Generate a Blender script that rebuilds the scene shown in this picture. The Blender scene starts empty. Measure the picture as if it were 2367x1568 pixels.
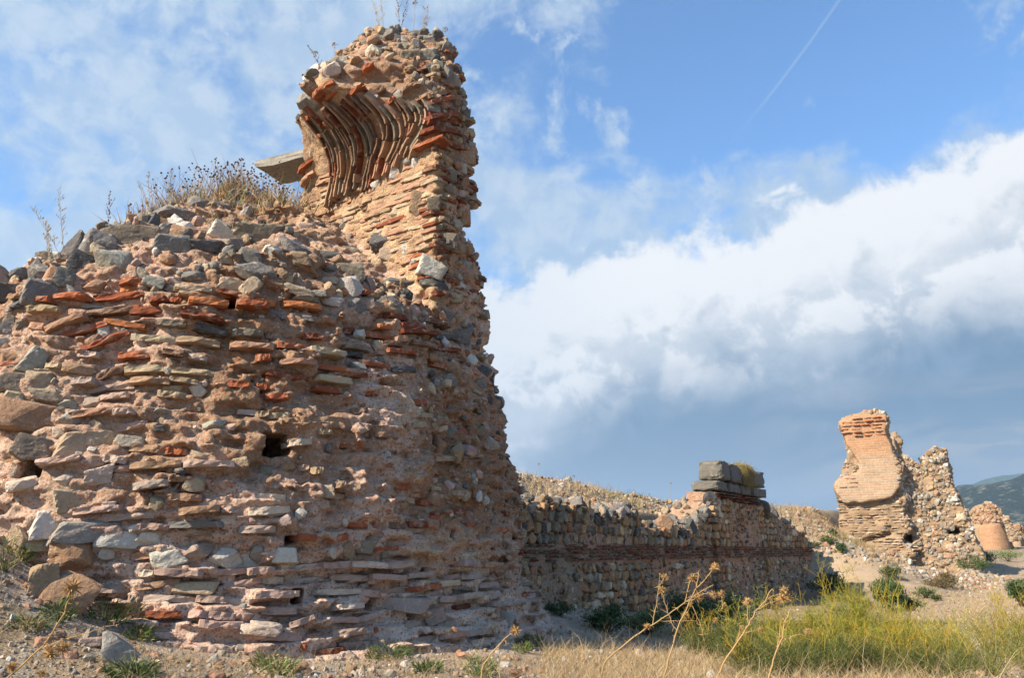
import bpy, bmesh, math, random
import numpy as np
from mathutils import Vector, Matrix
from mathutils.bvhtree import BVHTree

scene = bpy.context.scene
R = math.radians
# ------------------------------------------------------------------ camera
EYE = np.array([0.0, 0.0, 1.0])
PITCH = R(15.2)
FPX = 781.0                       # focal length in pixels of a 1024 px wide picture (18 mm on 23.6 mm)
cam_d = bpy.data.cameras.new("camera")
cam_d.lens = 18.0
cam_d.sensor_width = 23.6
cam_d.clip_start = 0.05
cam_d.clip_end = 60000
HAZE = 1.2e-4
cam = bpy.data.objects.new("camera", cam_d)
scene.collection.objects.link(cam)
cam.location = EYE
cam.rotation_euler = (math.pi / 2 + PITCH, 0, 0)
scene.camera = cam

# ------------------------------------------------------------------ light
SUN_EL, SUN_AZ = 35.0, 235.0      # azimuth clockwise from +Y (the camera looks along +Y)
SKY_STRENGTH = 0.088
EXPO = 1.25
scene.view_settings.view_transform = 'Standard'
scene.view_settings.look = 'None'
scene.view_settings.gamma = 1
scene.view_settings.exposure = EXPO
sd_ = bpy.data.lights.new("sun", 'SUN')
sd_.energy = 5.0
sd_.angle = R(0.53)
sd_.color = (1.0, 0.87, 0.69)
sun = bpy.data.objects.new("sun", sd_)
scene.collection.objects.link(sun)
_e, _a = R(SUN_EL), R(SUN_AZ)
SUNV = Vector((math.sin(_a) * math.cos(_e), math.cos(_a) * math.cos(_e), math.sin(_e)))
sun.rotation_euler = SUNV.to_track_quat('Z', 'Y').to_euler()


class X:
    """tiny expression helper over shader math nodes"""
    nt = None

    def __init__(s, v):
        s.v = v

    @staticmethod
    def op(o, *a, clamp=False):
        n = X.nt.nodes.new('ShaderNodeMath')
        n.operation = o
        n.use_clamp = clamp
        for i, q in enumerate(a):
            q = q.v if isinstance(q, X) else q
            if isinstance(q, (int, float)):
                n.inputs[i].default_value = q
            else:
                X.nt.links.new(q, n.inputs[i])
        return X(n.outputs[0])

    def __add__(s, o): return X.op('ADD', s, o)
    def __radd__(s, o): return X.op('ADD', o, s)
    def __sub__(s, o): return X.op('SUBTRACT', s, o)
    def __rsub__(s, o): return X.op('SUBTRACT', o, s)
    def __mul__(s, o): return X.op('MULTIPLY', s, o)
    def __rmul__(s, o): return X.op('MULTIPLY', o, s)
    def __truediv__(s, o): return X.op('DIVIDE', s, o)
    def clamp(s): return X.op('ADD', s, 0.0, clamp=True)


def smooth(x, a, b):
    n = X.nt.nodes.new('ShaderNodeMapRange')
    n.interpolation_type = 'SMOOTHSTEP'
    X.nt.links.new(x.v, n.inputs[0])
    for i, q in ((1, a), (2, b)):
        if isinstance(q, X):
            X.nt.links.new(q.v, n.inputs[i])
        else:
            n.inputs[i].default_value = q
    return X(n.outputs[0])


def xnoise(vec, scale, detail=5, rough=0.55, dist=0.0, off=(0, 0, 0)):
    nt = X.nt
    m = nt.nodes.new('ShaderNodeMapping')
    nt.links.new(vec, m.inputs[0])
    m.inputs['Location'].default_value = off
    n = nt.nodes.new('ShaderNodeTexNoise')
    n.inputs['Scale'].default_value = scale
    n.inputs['Detail'].default_value = detail
    n.inputs['Roughness'].default_value = rough
    n.inputs['Distortion'].default_value = dist
    nt.links.new(m.outputs[0], n.inputs[0])
    return X(n.outputs[0])


def xmix(f, a, b):
    n = X.nt.nodes.new('ShaderNodeMix')
    n.data_type = 'RGBA'
    n.clamp_factor = True
    for s, q in ((n.inputs[0], f), (n.inputs[6], a), (n.inputs[7], b)):
        q = q.v if isinstance(q, X) else q
        if isinstance(q, (int, float)):
            s.default_value = q
        elif isinstance(q, tuple):
            s.default_value = q if len(q) == 4 else (*q, 1)
        else:
            X.nt.links.new(q, s)
    return n.outputs[2]


def xcomb(a, b, c):
    n = X.nt.nodes.new('ShaderNodeCombineXYZ')
    for i, q in enumerate((a, b, c)):
        if isinstance(q, X):
            X.nt.links.new(q.v, n.inputs[i])
        else:
            n.inputs[i].default_value = q
    return n.outputs[0]


def build_world():
    w = bpy.data.worlds.new("World")
    scene.world = w
    w.use_nodes = True
    nt = w.node_tree
    nt.nodes.clear()
    X.nt = nt
    out = nt.nodes.new('ShaderNodeOutputWorld')
    bg = nt.nodes.new('ShaderNodeBackground')
    bg.inputs[1].default_value = SKY_STRENGTH
    nt.links.new(bg.outputs[0], out.inputs[0])
    sky = nt.nodes.new('ShaderNodeTexSky')
    sky.sky_type = 'NISHITA'
    sky.sun_disc = False
    sky.sun_elevation = R(SUN_EL)
    sky.sun_rotation = R(SUN_AZ)
    sky.air_density = 1.0
    sky.dust_density = 0.3
    sky.ozone_density = 2.0
    tc = nt.nodes.new('ShaderNodeTexCoord')
    sep = nt.nodes.new('ShaderNodeSeparateXYZ')
    nt.links.new(tc.outputs['Generated'], sep.inputs[0])
    x, y, z = (X(sep.outputs[i]) for i in range(3))
    az = X.op('ARCTAN2', x, y) * (180 / math.pi)
    el = X.op('ARCSINE', z) * (180 / math.pi)
    # deeper blue than the raw model, as the polarised autumn sky shows
    tint = xmix(1.0, (1, 1, 1), (1, 1, 1))
    mul = nt.nodes.new('ShaderNodeMix'); mul.data_type = 'RGBA'; mul.blend_type = 'MULTIPLY'
    mul.inputs[0].default_value = 1
    nt.links.new(sky.outputs[0], mul.inputs[6])
    mul.inputs[7].default_value = (0.74, 1.02, 1.22, 1)
    base = mul.outputs[2]
    P = xcomb(az * 0.1, el * 0.1, z * 0.0)                   # 10 degrees per unit
    Pt = xcomb(az * 0.1 + el * 0.05, el * 0.17 - az * 0.03, 0.0)         # streaky
    n1 = xnoise(P, 0.9, 8, 0.58, 0.25, (3.1, 0.4, 0))
    n2 = xnoise(P, 3.6, 7, 0.62, 0.3, (1.7, 5.0, 0))
    n3 = xnoise(Pt, 0.9, 8, 0.60, 0.35, (7.3, 2.2, 0))
    n4 = xnoise(P, 0.45, 3, 0.5, 0.0, (11.0, 4.0, 0))
    n5 = xnoise(P, 1.7, 7, 0.60, 0.4, (21.0, 3.0, 0))
    # cloud only inside the view; unseen sky is cleared to cut ambient fill
    seen = (1 - smooth(X.op('ABSOLUTE', az), 60.0, 85.0)) * (1 - smooth(el, 50.0, 66.0))
    # thin veil to the left and above the bank, open blue gap on the right
    gap = smooth(az + (el - 30.0) * 0.25, 6.0, 15.0) * smooth(el, 22.0, 30.0) * (1 - smooth(az, 29.0, 35.0) * 0.6)
    cov = 0.452 + 0.20 * gap - 0.05 * (1 - smooth(az, -16.0, 2.0)) - 0.07 * smooth(el, 40.0, 46.0) * (1 - smooth(az, 10.0, 22.0))
    v = n3 * 0.60 + n1 * 0.25 + n2 * 0.15
    wisp = smooth(v - cov + 0.07 * smooth(el, 34.0, 22.0) * smooth(az, -14.0, -6.0), -0.02, 0.13) * 0.88
    puff = smooth(n5 * 0.7 + n2 * 0.3 - 0.10 * gap, 0.50, 0.62) * 0.85
    wisp = X.op('MAXIMUM', wisp, puff)
    # the big bank: its top edge climbs slowly to the right
    az_l = X.op('MAXIMUM', az, -18.0)
    top = 19.6 + az_l * 0.16 + (n2 - 0.5) * 6.0 + (n5 - 0.5) * 7.0 + (n1 - 0.5) * 6.0
    bank = smooth(top - el, -1.0, 1.0) * smooth(az, -17.0, -7.0)
    d = top - el
    base_line = 7.0 + X.op('MINIMUM', X.op('MAXIMUM', az, 0.0), 10.0) * 0.60 + X.op('MINIMUM', X.op('MAXIMUM', az - 10.0, 0.0), 30.0) * 0.10 + (n1 - 0.5) * 9.0 + (n2 - 0.5) * 2.5
    dark = smooth(base_line - el, -2.5, 4.5) * smooth(az, -14.0, 1.0)
    billow = smooth(n5 * 0.6 + n2 * 0.4, 0.46, 0.54) * smooth(d, 4.0, 8.0) * (1 - smooth(d, 14.0, 20.0))
    left_soft = 1 - smooth(az, -4.0, 12.0)
    K = 0.92 / (SKY_STRENGTH * 2 ** EXPO)
    white = (1.08 * K, 1.09 * K, 1.10 * K)
    pale = (0.50 * K, 0.66 * K, 0.86 * K)
    grey = (0.44 * K, 0.55 * K, 0.68 * K)
    deep = (0.125 * K, 0.255 * K, 0.42 * K)
    low = (0.17 * K, 0.29 * K, 0.43 * K)
    crown = xmix(left_soft * 0.22, white, pale)
    crown = xmix(billow * 0.50, crown, grey)
    crown = xmix(smooth(n2, 0.52, 0.66) * smooth(d, 3.0, 7.0) * 0.25, crown, grey)
    body = xmix(dark, crown, xmix(smooth(el, 1.0, 13.0), low, deep))
    body = xmix(smooth(n5, 0.50, 0.64) * dark * 0.20, body, pale)
    # cream streaks near the right horizon, dark scraps in front of them
    Ps = xcomb(az * 0.06, el * 0.26 - az * 0.03, 0.0)
    n6 = xnoise(Ps, 1.3, 6, 0.55, 0.3, (2.0, 9.0, 0))
    cream = smooth(n6, 0.42, 0.58) * smooth(az, 14.0, 26.0) * (1 - smooth(el, 8.0, 12.0))
    body = xmix(cream * 0.8, body, (0.45 * K, 0.48 * K, 0.50 * K))
    for (ca_, ce_, wa_, we_) in ((32.5, 5.9, 1.9, 0.45), (31.2, 6.9, 2.4, 0.40), (34.0, 6.7, 1.3, 0.4)):
        q = X.op('POWER', (az - ca_) / wa_, 2.0) + X.op('POWER', (el - ce_) / we_, 2.0) + (n2 - 0.5) * 3.0
        body = xmix((1 - smooth(q, 0.5, 1.4)) * 0.75, body, (0.20 * K, 0.32 * K, 0.45 * K))
    sky_w = xmix(wisp, base, xmix(smooth(n2, 0.4, 0.65), pale, (0.66 * K, 0.78 * K, 0.92 * K)))
    # vapour trail: straight line in the upper right
    tx, ty = az - 21.8, el - 32.0
    along = tx * 0.765 + ty * 0.644
    perp = tx * 0.644 - ty * 0.765
    tr = (1 - smooth(X.op('ABSOLUTE', perp), 0.02, 0.16)) * smooth(along, -7.0, 0.0) * 0.30
    sky_w = xmix(tr, sky_w, pale)
    full = xmix(bank, sky_w, body)
    full = xmix(seen, xmix((1 - smooth(el, 2.0, 16.0)) * 0.5, base, low), full)
    # behind and overhead: no cloud, kept clear so that shadows stay deep
    nt.links.new(full, bg.inputs[0])


build_world()
# ------------------------------------------------------------------ measuring the photograph
CP, SP = math.cos(PITCH), math.sin(PITCH)


def ray(u, v):
    """unit view direction of a point of the 1024 px wide photograph"""
    a, b = (np.asarray(u, float) - 512) / FPX, (339.5 - np.asarray(v, float)) / FPX
    d = np.stack([a, CP - b * SP, SP + b * CP], -1)
    return d / np.linalg.norm(d, axis=-1, keepdims=True)


ORI = {1: (0, 400), 2: (800, 0), 3: (700, 550), 4: (0, 950), 5: (0, 1531), 6: (800, 1100), 7: (800, 1531)}


def cpx(reg, cx, cy):
    o = ORI[reg]
    return (o[0] + cx / 2.6133) * 0.31831, (o[1] + cy / 2.6133) * 0.31831


def big(x, y):
    """from the 2367 px wide overview"""
    return x * 1024 / 2367, y * 1024 / 2367


def at_y(u, v, Y):
    d = ray(u, v)
    return EYE + d * (Y / d[1])


# ------------------------------------------------------------------ noise
def _hash(ix, iy, iz, seed):
    h = (ix.astype(np.uint32) * np.uint32(374761393)) ^ (iy.astype(np.uint32) * np.uint32(668265263)) ^ (iz.astype(np.uint32) * np.uint32(2246822519)) ^ np.uint32((seed * 3266489917) & 0xffffffff)
    h = (h ^ (h >> np.uint32(15))) * np.uint32(2246822519)
    h = (h ^ (h >> np.uint32(13))) * np.uint32(3266489917)
    return ((h ^ (h >> np.uint32(16))) >> np.uint32(8)).astype(np.float32) * np.float32(1 / 16777216.0)


def vnoise(x, y, z, seed=0):
    """value noise in -1..1"""
    x = np.asarray(x, np.float32); y = np.asarray(y, np.float32); z = np.asarray(z, np.float32)
    fx, fy, fz = np.floor(x), np.floor(y), np.floor(z)
    ix, iy, iz = fx.astype(np.int32), fy.astype(np.int32), fz.astype(np.int32)
    tx, ty, tz = x - fx, y - fy, z - fz
    tx = tx * tx * (3 - 2 * tx); ty = ty * ty * (3 - 2 * ty); tz = tz * tz * (3 - 2 * tz)
    r = 0
    for a in (0, 1):
        wa = tx if a else 1 - tx
        for b in (0, 1):
            wb = wa * (ty if b else 1 - ty)
            for c in (0, 1):
                r = r + wb * (tz if c else 1 - tz) * _hash(ix + a, iy + b, iz + c, seed)
    return r * 2 - 1


def fbm(x, y, z, scale, octs=3, seed=0, gain=0.5):
    r, a, f = 0, 1.0, 1.0 / scale
    for i in range(octs):
        r = r + a * vnoise(x * f + 17.3 * i, y * f + 5.1 * i, z * f + 9.7 * i, seed + i)
        a *= gain
        f *= 2.03
    return r


def sstep(x, a, b):
    t = np.clip((x - a) / (b - a), 0, 1)
    return t * t * (3 - 2 * t)


def smin(a, b, k):
    h = np.clip(0.5 + 0.5 * (b - a) / k, 0, 1)
    return b * (1 - h) + a * h - k * h * (1 - h)


def smax(a, b, k):
    return -smin(-a, -b, k)


def poly_sdf(px, py, V):
    """signed distance to a polygon, negative inside"""
    V = np.asarray(V, float)
    d = np.full(px.shape, 1e9)
    inside = np.zeros(px.shape, bool)
    n = len(V)
    j = n - 1
    for i in range(n):
        ex, ey = V[j, 0] - V[i, 0], V[j, 1] - V[i, 1]
        wx, wy = px - V[i, 0], py - V[i, 1]
        t = np.clip((wx * ex + wy * ey) / (ex * ex + ey * ey + 1e-12), 0, 1)
        bx, by = wx - ex * t, wy - ey * t
        d = np.minimum(d, bx * bx + by * by)
        c = ((V[i, 1] > py) != (V[j, 1] > py)) & (px < ex * (py - V[i, 1]) / (ey + (1e-12 if ey == 0 else 0)) + V[i, 0])
        inside ^= c
        j = i
    d = np.sqrt(d)
    return np.where(inside, -d, d)


# ------------------------------------------------------------------ implicit surface to mesh (surface nets on sparse blocks)
def polygonize(f, lo, hi, h, B=16, margin=0.35):
    lo = np.array(lo, float); hi = np.array(hi, float)
    nb = np.ceil((hi - lo) / (h * B)).astype(int)
    gx, gy, gz = np.meshgrid(*[np.arange(n) for n in nb], indexing='ij')
    bl = np.stack([gx.ravel(), gy.ravel(), gz.ravel()], 1)
    c = lo + (bl + 0.5) * B * h
    fc = f(c[:, 0], c[:, 1], c[:, 2])
    bl = bl[np.abs(fc) < B * h * 0.87 + margin]
    S = B + 2
    a = np.arange(S)
    ox, oy, oz = np.meshgrid(a, a, a, indexing='ij')
    keys_all, pos_all, quads_all = [], [], []
    OFF = 1 << 20
    for s in range(0, len(bl), 120):
        bb = bl[s:s + 120]
        base = bb * B
        I = base[:, 0, None, None, None] + ox; J = base[:, 1, None, None, None] + oy; Kk = base[:, 2, None, None, None] + oz
        F = f((lo[0] + I * h).ravel(), (lo[1] + J * h).ravel(), (lo[2] + Kk * h).ravel()).reshape(I.shape)
        G = F < 0
        # cells
        cn = np.zeros(F[:, :-1, :-1, :-1].shape, np.int16)
        sp_ = np.zeros(cn.shape + (3,), np.float32)
        for ax in range(3):
            sh = [slice(None)] * 4
            f0 = F.swapaxes(1, 1 + ax)[:, :-1]
            f1 = F.swapaxes(1, 1 + ax)[:, 1:]
            with np.errstate(divide='ignore', invalid='ignore'):
                t = np.where((f0 < 0) != (f1 < 0), f0 / (f0 - f1), -1.0)
            t = t.swapaxes(1, 1 + ax)
            o1, o2 = [q for q in range(3) if q != ax]
            for d1 in (0, 1):
                for d2 in (0, 1):
                    sl = [slice(None), slice(0, S - 1), slice(0, S - 1), slice(0, S - 1)]
                    sl[1 + o1] = slice(d1, d1 + S - 1)
                    sl[1 + o2] = slice(d2, d2 + S - 1)
                    tt = t[tuple(sl)]
                    m = tt >= 0
                    cn += m
                    sp_[..., ax] += np.where(m, tt, 0)
                    sp_[..., o1] += m * d1
                    sp_[..., o2] += m * d2
        idx = np.nonzero(cn)
        if len(idx[0]) == 0:
            continue
        cell = np.stack([I[idx], J[idx], Kk[idx]], 1)
        p = lo + (cell + sp_[idx] / cn[idx][:, None]) * h
        ky = ((cell[:, 0].astype(np.int64) + 1) * OFF + cell[:, 1] + 1) * OFF + cell[:, 2] + 1
        keys_all.append(ky); pos_all.append(p)
        # quads
        for ax in range(3):
            g0 = G.swapaxes(1, 1 + ax)[:, :-1]; g1 = G.swapaxes(1, 1 + ax)[:, 1:]
            ch = (g0 != g1).swapaxes(1, 1 + ax)
            sgn = g0.swapaxes(1, 1 + ax)
            o1, o2 = [q for q in range(3) if q != ax]
            e = np.array(np.nonzero(ch))
            ok = (e[1 + ax] >= 1) & (e[1 + ax] <= B) & (e[1 + o1] >= 1) & (e[1 + o1] <= B) & (e[1 + o2] >= 1) & (e[1 + o2] <= B)
            e = e[:, ok]
            if e.shape[1] == 0:
                continue
            g = np.stack([bb[e[0], q] * B + e[1 + q] for q in range(3)], 1).astype(np.int64)
            sg = sgn[tuple(e)]
            ks = []
            for d1, d2 in ((0, 0), (-1, 0), (-1, -1), (0, -1)):
                q = g.copy()
                q[:, o1] += d1; q[:, o2] += d2
                ks.append(((q[:, 0] + 1) * OFF + q[:, 1] + 1) * OFF + q[:, 2] + 1)
            K4 = np.stack(ks, 1)
            flip = sg if ax != 1 else ~sg
            K4[~flip] = K4[~flip][:, ::-1]
            quads_all.append(K4)
    ky = np.concatenate(keys_all); ps = np.concatenate(pos_all); Q = np.concatenate(quads_all)
    uk, first = np.unique(ky, return_index=True)
    V = ps[first]
    q = np.searchsorted(uk, Q)
    q = np.clip(q, 0, len(uk) - 1)
    good = (uk[q] == Q).all(1)
    return V, q[good]


# ------------------------------------------------------------------ mesh building
def mk_mesh(name, V, faces, cols=None, smooth_=True, extra=None):
    """faces: list of (n,k) integer arrays"""
    V = np.asarray(V, np.float32)
    me = bpy.data.meshes.new(name)
    me.vertices.add(len(V))
    me.vertices.foreach_set('co', V.ravel())
    faces = [np.asarray(f, np.int32) for f in faces if len(f)]
    loops = np.concatenate([f.ravel() for f in faces])
    tot = np.concatenate([np.full(len(f), f.shape[1], np.int32) for f in faces])
    st = np.concatenate([[0], np.cumsum(tot)[:-1]]).astype(np.int32)
    me.loops.add(len(loops))
    me.loops.foreach_set('vertex_index', loops)
    me.polygons.add(len(tot))
    me.polygons.foreach_set('loop_start', st)
    me.polygons.foreach_set('loop_total', tot)
    me.polygons.foreach_set('use_smooth', np.full(len(tot), smooth_, bool))
    me.update(calc_edges=True)
    if cols is not None:
        a = me.color_attributes.new('col', 'FLOAT_COLOR', 'POINT')
        c = np.ones((len(V), 4), np.float32)
        c[:, :3] = cols
        a.data.foreach_set('color', c.ravel())
    if extra:
        for k, arr in extra.items():
            a = me.attributes.new(k, 'FLOAT', 'POINT')
            a.data.foreach_set('value', np.asarray(arr, np.float32))
    return me


def put(name, me, mat, parent=None, base=None, kind=None, label=None, cat=None, group=None, shift=True):
    """link a mesh given in world coordinates; its origin goes to base (or the parent's)"""
    o = bpy.data.objects.new(name, me)
    scene.collection.objects.link(o)
    if mat is not None:
        me.materials.append(mat)
    if parent is not None:
        o.parent = parent
        b = np.array(parent['_b'])
        if shift:
            o.location = -b
    elif base is not None and shift:
        n = len(me.vertices)
        a = np.empty(n * 3, np.float32)
        me.vertices.foreach_get('co', a)
        a = (a.reshape(-1, 3) - np.asarray(base, np.float32)).ravel()
        me.vertices.foreach_set('co', a)
        o.location = base
    if kind: o['kind'] = kind
    if label: o['label'] = label
    if cat: o['category'] = cat
    if group: o['group'] = group
    return o


def root(name, base, label, cat, group=None):
    o = bpy.data.objects.new(name, None)
    scene.collection.objects.link(o)
    o.location = base
    o['_b'] = [float(q) for q in base]
    o['label'] = label
    o['category'] = cat
    if group: o['group'] = group
    o.empty_display_size = 0.3
    return o


def ico(sub):
    bm = bmesh.new()
    bmesh.ops.create_icosphere(bm, subdivisions=sub, radius=1)
    V = np.array([v.co[:] for v in bm.verts]); F = np.array([[v.index for v in f.verts] for f in bm.faces])
    bm.free()
    return V, F


ICO = {s: ico(s) for s in (1, 2, 3, 4, 5)}


def rock_unit(seed, sub=3, sharp=34.0, boxy=0.5, rough=0.055):
    """a faceted rock filling the unit box -0.5..0.5"""
    rs = np.random.RandomState(seed)
    D, F = ICO[sub]
    k = rs.randint(9, 14)
    N = rs.normal(size=(k, 3)); N /= np.linalg.norm(N, axis=1)[:, None]
    d = rs.uniform(0.6, 1.0, k)
    if rs.rand() < boxy:
        A = np.vstack([np.eye(3), -np.eye(3)]) + rs.normal(size=(6, 3)) * 0.16
        A /= np.linalg.norm(A, axis=1)[:, None]
        N = np.vstack([N[:6], A]); d = np.concatenate([d[:6] + 0.12, rs.uniform(0.6, 0.8, 6)])
    dots = np.clip(D @ N.T, 0, None) / d
    r = (np.sum(dots ** sharp, axis=1) + 1e-9) ** (-1 / sharp)
    r = np.clip(r, 0.3, 1.5)
    r *= 1 + rough * fbm(D[:, 0] + seed * 3.1, D[:, 1], D[:, 2], 0.55, 3, seed % 97, 0.6)
    V = D * r[:, None]
    mn, mx = V.min(0), V.max(0)
    return (V - (mn + mx) / 2) / (mx - mn), F


ROCKS = {}


def rock(i, sub):
    k = (i % 14, sub)
    if k not in ROCKS:
        ROCKS[k] = rock_unit(k[0] * 7 + 3, sub)
    return ROCKS[k]


def brick_unit(seed):
    """a worn flat brick, unit box, long axis X, depth Y, thickness Z"""
    rs = np.random.RandomState(seed + 500)
    nx, ny, nz = 9, 5, 3
    bm = bmesh.new()
    idx = {}
    def vert(i, j, k):
        if (i, j, k) not in idx:
            idx[(i, j, k)] = bm.verts.new((i / nx - .5, j / ny - .5, k / nz - .5))
        return idx[(i, j, k)]
    for i in range(nx):
        for j in range(ny):
            for k in (0, nz):
                q = [vert(i, j, k), vert(i + 1, j, k), vert(i + 1, j + 1, k), vert(i, j + 1, k)]
                bm.faces.new(q if k else q[::-1])
    for i in range(nx):
        for k in range(nz):
            for j in (0, ny):
                q = [vert(i, j, k), vert(i + 1, j, k), vert(i + 1, j, k + 1), vert(i, j, k + 1)]
                bm.faces.new(q[::-1] if j else q)
    for j in range(ny):
        for k in range(nz):
            for i in (0, nx):
                q = [vert(i, j, k), vert(i, j + 1, k), vert(i, j + 1, k + 1), vert(i, j, k + 1)]
                bm.faces.new(q if i else q[::-1])
    bm.verts.index_update()
    V = np.array([v.co[:] for v in bm.verts]); F = np.array([[v.index for v in f.verts] for f in bm.faces])
    bm.free()
    # rounded edges, skewed ends, chipped front edge, slight bend
    x, y, z = V[:, 0].copy(), V[:, 1].copy(), V[:, 2].copy()
    inx = np.minimum(0.5 - np.abs(x), 0.06) / 0.06
    V[:, 2] = z * (0.90 + 0.10 * inx)
    V[:, 0] += y * rs.uniform(-0.10, 0.10) * (np.abs(x) > 0.3)
    V[:, 1] -= (1 - inx) * 0.05 * np.sign(y)
    V[:, 2] += rs.uniform(-0.5, 0.5) * (x ** 2) * 0.9
    fr = (y < -0.3)
    V[:, 1] += fr * (0.07 * fbm(x + seed * 2.3, z * .3, y * 0, 0.3, 2, seed) + 0.06 * rs.rand())
    V[:, 2] *= 1 + 0.12 * fbm(x + seed, y, z * 0, 0.25, 2, seed + 3)
    if rs.rand() < 0.5:
        s = 1 if rs.rand() < .5 else -1
        cut = (x * s > 0.28) & fr
        V[cut, 1] += 0.07
    V += np.array([.004, .012, .03]) * rs.normal(size=V.shape)
    return V, F


BRICKS = [brick_unit(i) for i in range(14)]


class Merge:
    """collects transformed copies of small shapes into one mesh"""

    def __init__(s):
        s.V, s.F, s.C, s.n = [], {}, [], 0

    def add(s, V, F, col):
        s.V.append(V)
        for f in (F if isinstance(F, list) else [F]):
            s.F.setdefault(f.shape[1], []).append(f + s.n)
        c = np.empty((len(V), 3), np.float32); c[:] = col
        s.C.append(c)
        s.n += len(V)

    def mesh(s, name, smooth_=True):
        return mk_mesh(name, np.concatenate(s.V), [np.concatenate(f) for f in s.F.values()], np.concatenate(s.C), smooth_)


def xf(V, ax, ay, az, c, dims):
    """place a unit shape: axes ax, ay, az (unit vectors), centre c, dims"""
    return V[:, 0:1] * dims[0] * ax + V[:, 1:2] * dims[1] * ay + V[:, 2:3] * dims[2] * az + c


def nrm(a):
    a = np.asarray(a, float)
    return a / (np.linalg.norm(a) + 1e-12)


def rand_rot(rs):
    q = rs.normal(size=4); q /= np.linalg.norm(q)
    w, x, y, z = q
    return np.array([[1 - 2 * (y * y + z * z), 2 * (x * y - z * w), 2 * (x * z + y * w)],
                     [2 * (x * y + z * w), 1 - 2 * (x * x + z * z), 2 * (y * z - x * w)],
                     [2 * (x * z - y * w), 2 * (y * z + x * w), 1 - 2 * (x * x + y * y)]])


def scatter_mesh(name, variants, pos, rots, dims, cols, smooth_=False):
    """many copies, vectorised: pos (n,3), rots (n,3,3), dims (n,3), cols (n,3)"""
    n = len(pos)
    vi = np.arange(n) % len(variants)
    Vs, Fs, Cs, off = [], [], [], 0
    for k, (UV, UF) in enumerate(variants):
        m = np.nonzero(vi == k)[0]
        if not len(m):
            continue
        W = np.einsum('nij,vj->nvi', rots[m], UV) if False else np.einsum('nij,nvj->nvi', rots[m], UV[None] * dims[m][:, None, :])
        W = W + pos[m][:, None, :]
        Vs.append(W.reshape(-1, 3))
        Fs.append((UF[None] + (np.arange(len(m)) * len(UV))[:, None, None] + off).reshape(-1, UF.shape[1]))
        Cs.append(np.repeat(cols[m], len(UV), axis=0))
        off += len(m) * len(UV)
    return mk_mesh(name, np.concatenate(Vs), [np.concatenate(Fs)], np.concatenate(Cs), smooth_)


def tube(m, pts, rad, col, sides=5):
    pts = np.asarray(pts, float)
    n = len(pts)
    rad = np.full(n, rad) if np.isscalar(rad) else np.asarray(rad)
    T = np.gradient(pts, axis=0); T /= np.linalg.norm(T, axis=1)[:, None] + 1e-9
    ref = np.array([0.3, 0.9, 0.1]) if abs(T[0, 2]) > 0.8 else np.array([0, 0, 1.0])
    V = []
    for i in range(n):
        a = nrm(np.cross(T[i], ref)); b = np.cross(T[i], a)
        t = np.arange(sides) * 2 * math.pi / sides
        V.append(pts[i] + rad[i] * (np.cos(t)[:, None] * a + np.sin(t)[:, None] * b))
    V = np.concatenate(V)
    F = [[i * sides + j, i * sides + (j + 1) % sides, (i + 1) * sides + (j + 1) % sides, (i + 1) * sides + j] for i in range(n - 1) for j in range(sides)]
    m.add(V, np.array(F), col)


def ribbons(base, tip, mid_off, width, cols, segs=3):
    """curved tapering blades, base/tip (n,3), mid_off (n,3) bulge at the middle"""
    n = len(base)
    t = np.linspace(0, 1, segs + 1)
    ctr = base[:, None] * (1 - t)[None, :, None] + tip[:, None] * t[None, :, None] + mid_off[:, None] * (4 * t * (1 - t))[None, :, None]
    ax = tip - base
    rnd = np.random.RandomState(n).normal(size=(n, 3))
    side = np.cross(ax, rnd); side /= np.linalg.norm(side, axis=1)[:, None] + 1e-9
    w = (np.asarray(width).reshape(-1, 1) * (1 - 0.85 * t)[None] * 0.5)[..., None]
    L = ctr - side[:, None] * w; Rr = ctr + side[:, None] * w
    V = np.stack([L, Rr], 2).reshape(-1, 3)
    b = (np.arange(n) * (segs + 1) * 2)[:, None]
    Fs = []
    for s in range(segs):
        Fs.append(np.concatenate([b + 2 * s, b + 2 * s + 1, b + 2 * s + 3, b + 2 * s + 2], 1))
    return V, np.concatenate(Fs), np.repeat(cols, (segs + 1) * 2, axis=0)


# ------------------------------------------------------------------ colours (linear)
COL = dict(r=(.43, .135, .06), R=(.26, .08, .04), o=(.54, .20, .075), s=(.54, .30, .19), t=(.44, .31, .19), y=(.55, .42, .28),
           b=(.24, .14, .09), p=(.54, .37, .29), d=(.48, .37, .30), c=(.68, .54, .42), g=(.26, .24, .215), k=(.14, .134, .126),
           w=(.68, .63, .54), v=(.28, .23, .17), G=(.40, .365, .305), q=(.46, .28, .17))
COL = {k_: tuple(.80 * q_ for q_ in v_) for k_, v_ in COL.items()}


# ------------------------------------------------------------------ materials
def new_mat(name):
    m = bpy.data.materials.new(name)
    m.use_nodes = True
    nt = m.node_tree
    nt.nodes.clear()
    X.nt = nt
    out = nt.nodes.new('ShaderNodeOutputMaterial')
    bs = nt.nodes.new('ShaderNodeBsdfPrincipled')
    bs.inputs['Specular IOR Level'].default_value = 0.15
    bs.inputs['Roughness'].default_value = 0.9
    nt.links.new(bs.outputs[0], out.inputs[0])
    tc = nt.nodes.new('ShaderNodeTexCoord')
    return m, nt, bs, tc.outputs['Object']


def add_bump(nt, bs, h, dist=0.01, strength=1.0):
    b = nt.nodes.new('ShaderNodeBump')
    b.inputs['Strength'].default_value = strength
    b.inputs['Distance'].default_value = dist
    nt.links.new(h.v if isinstance(h, X) else h, b.inputs['Height'])
    nt.links.new(b.outputs[0], bs.inputs['Normal'])


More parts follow.
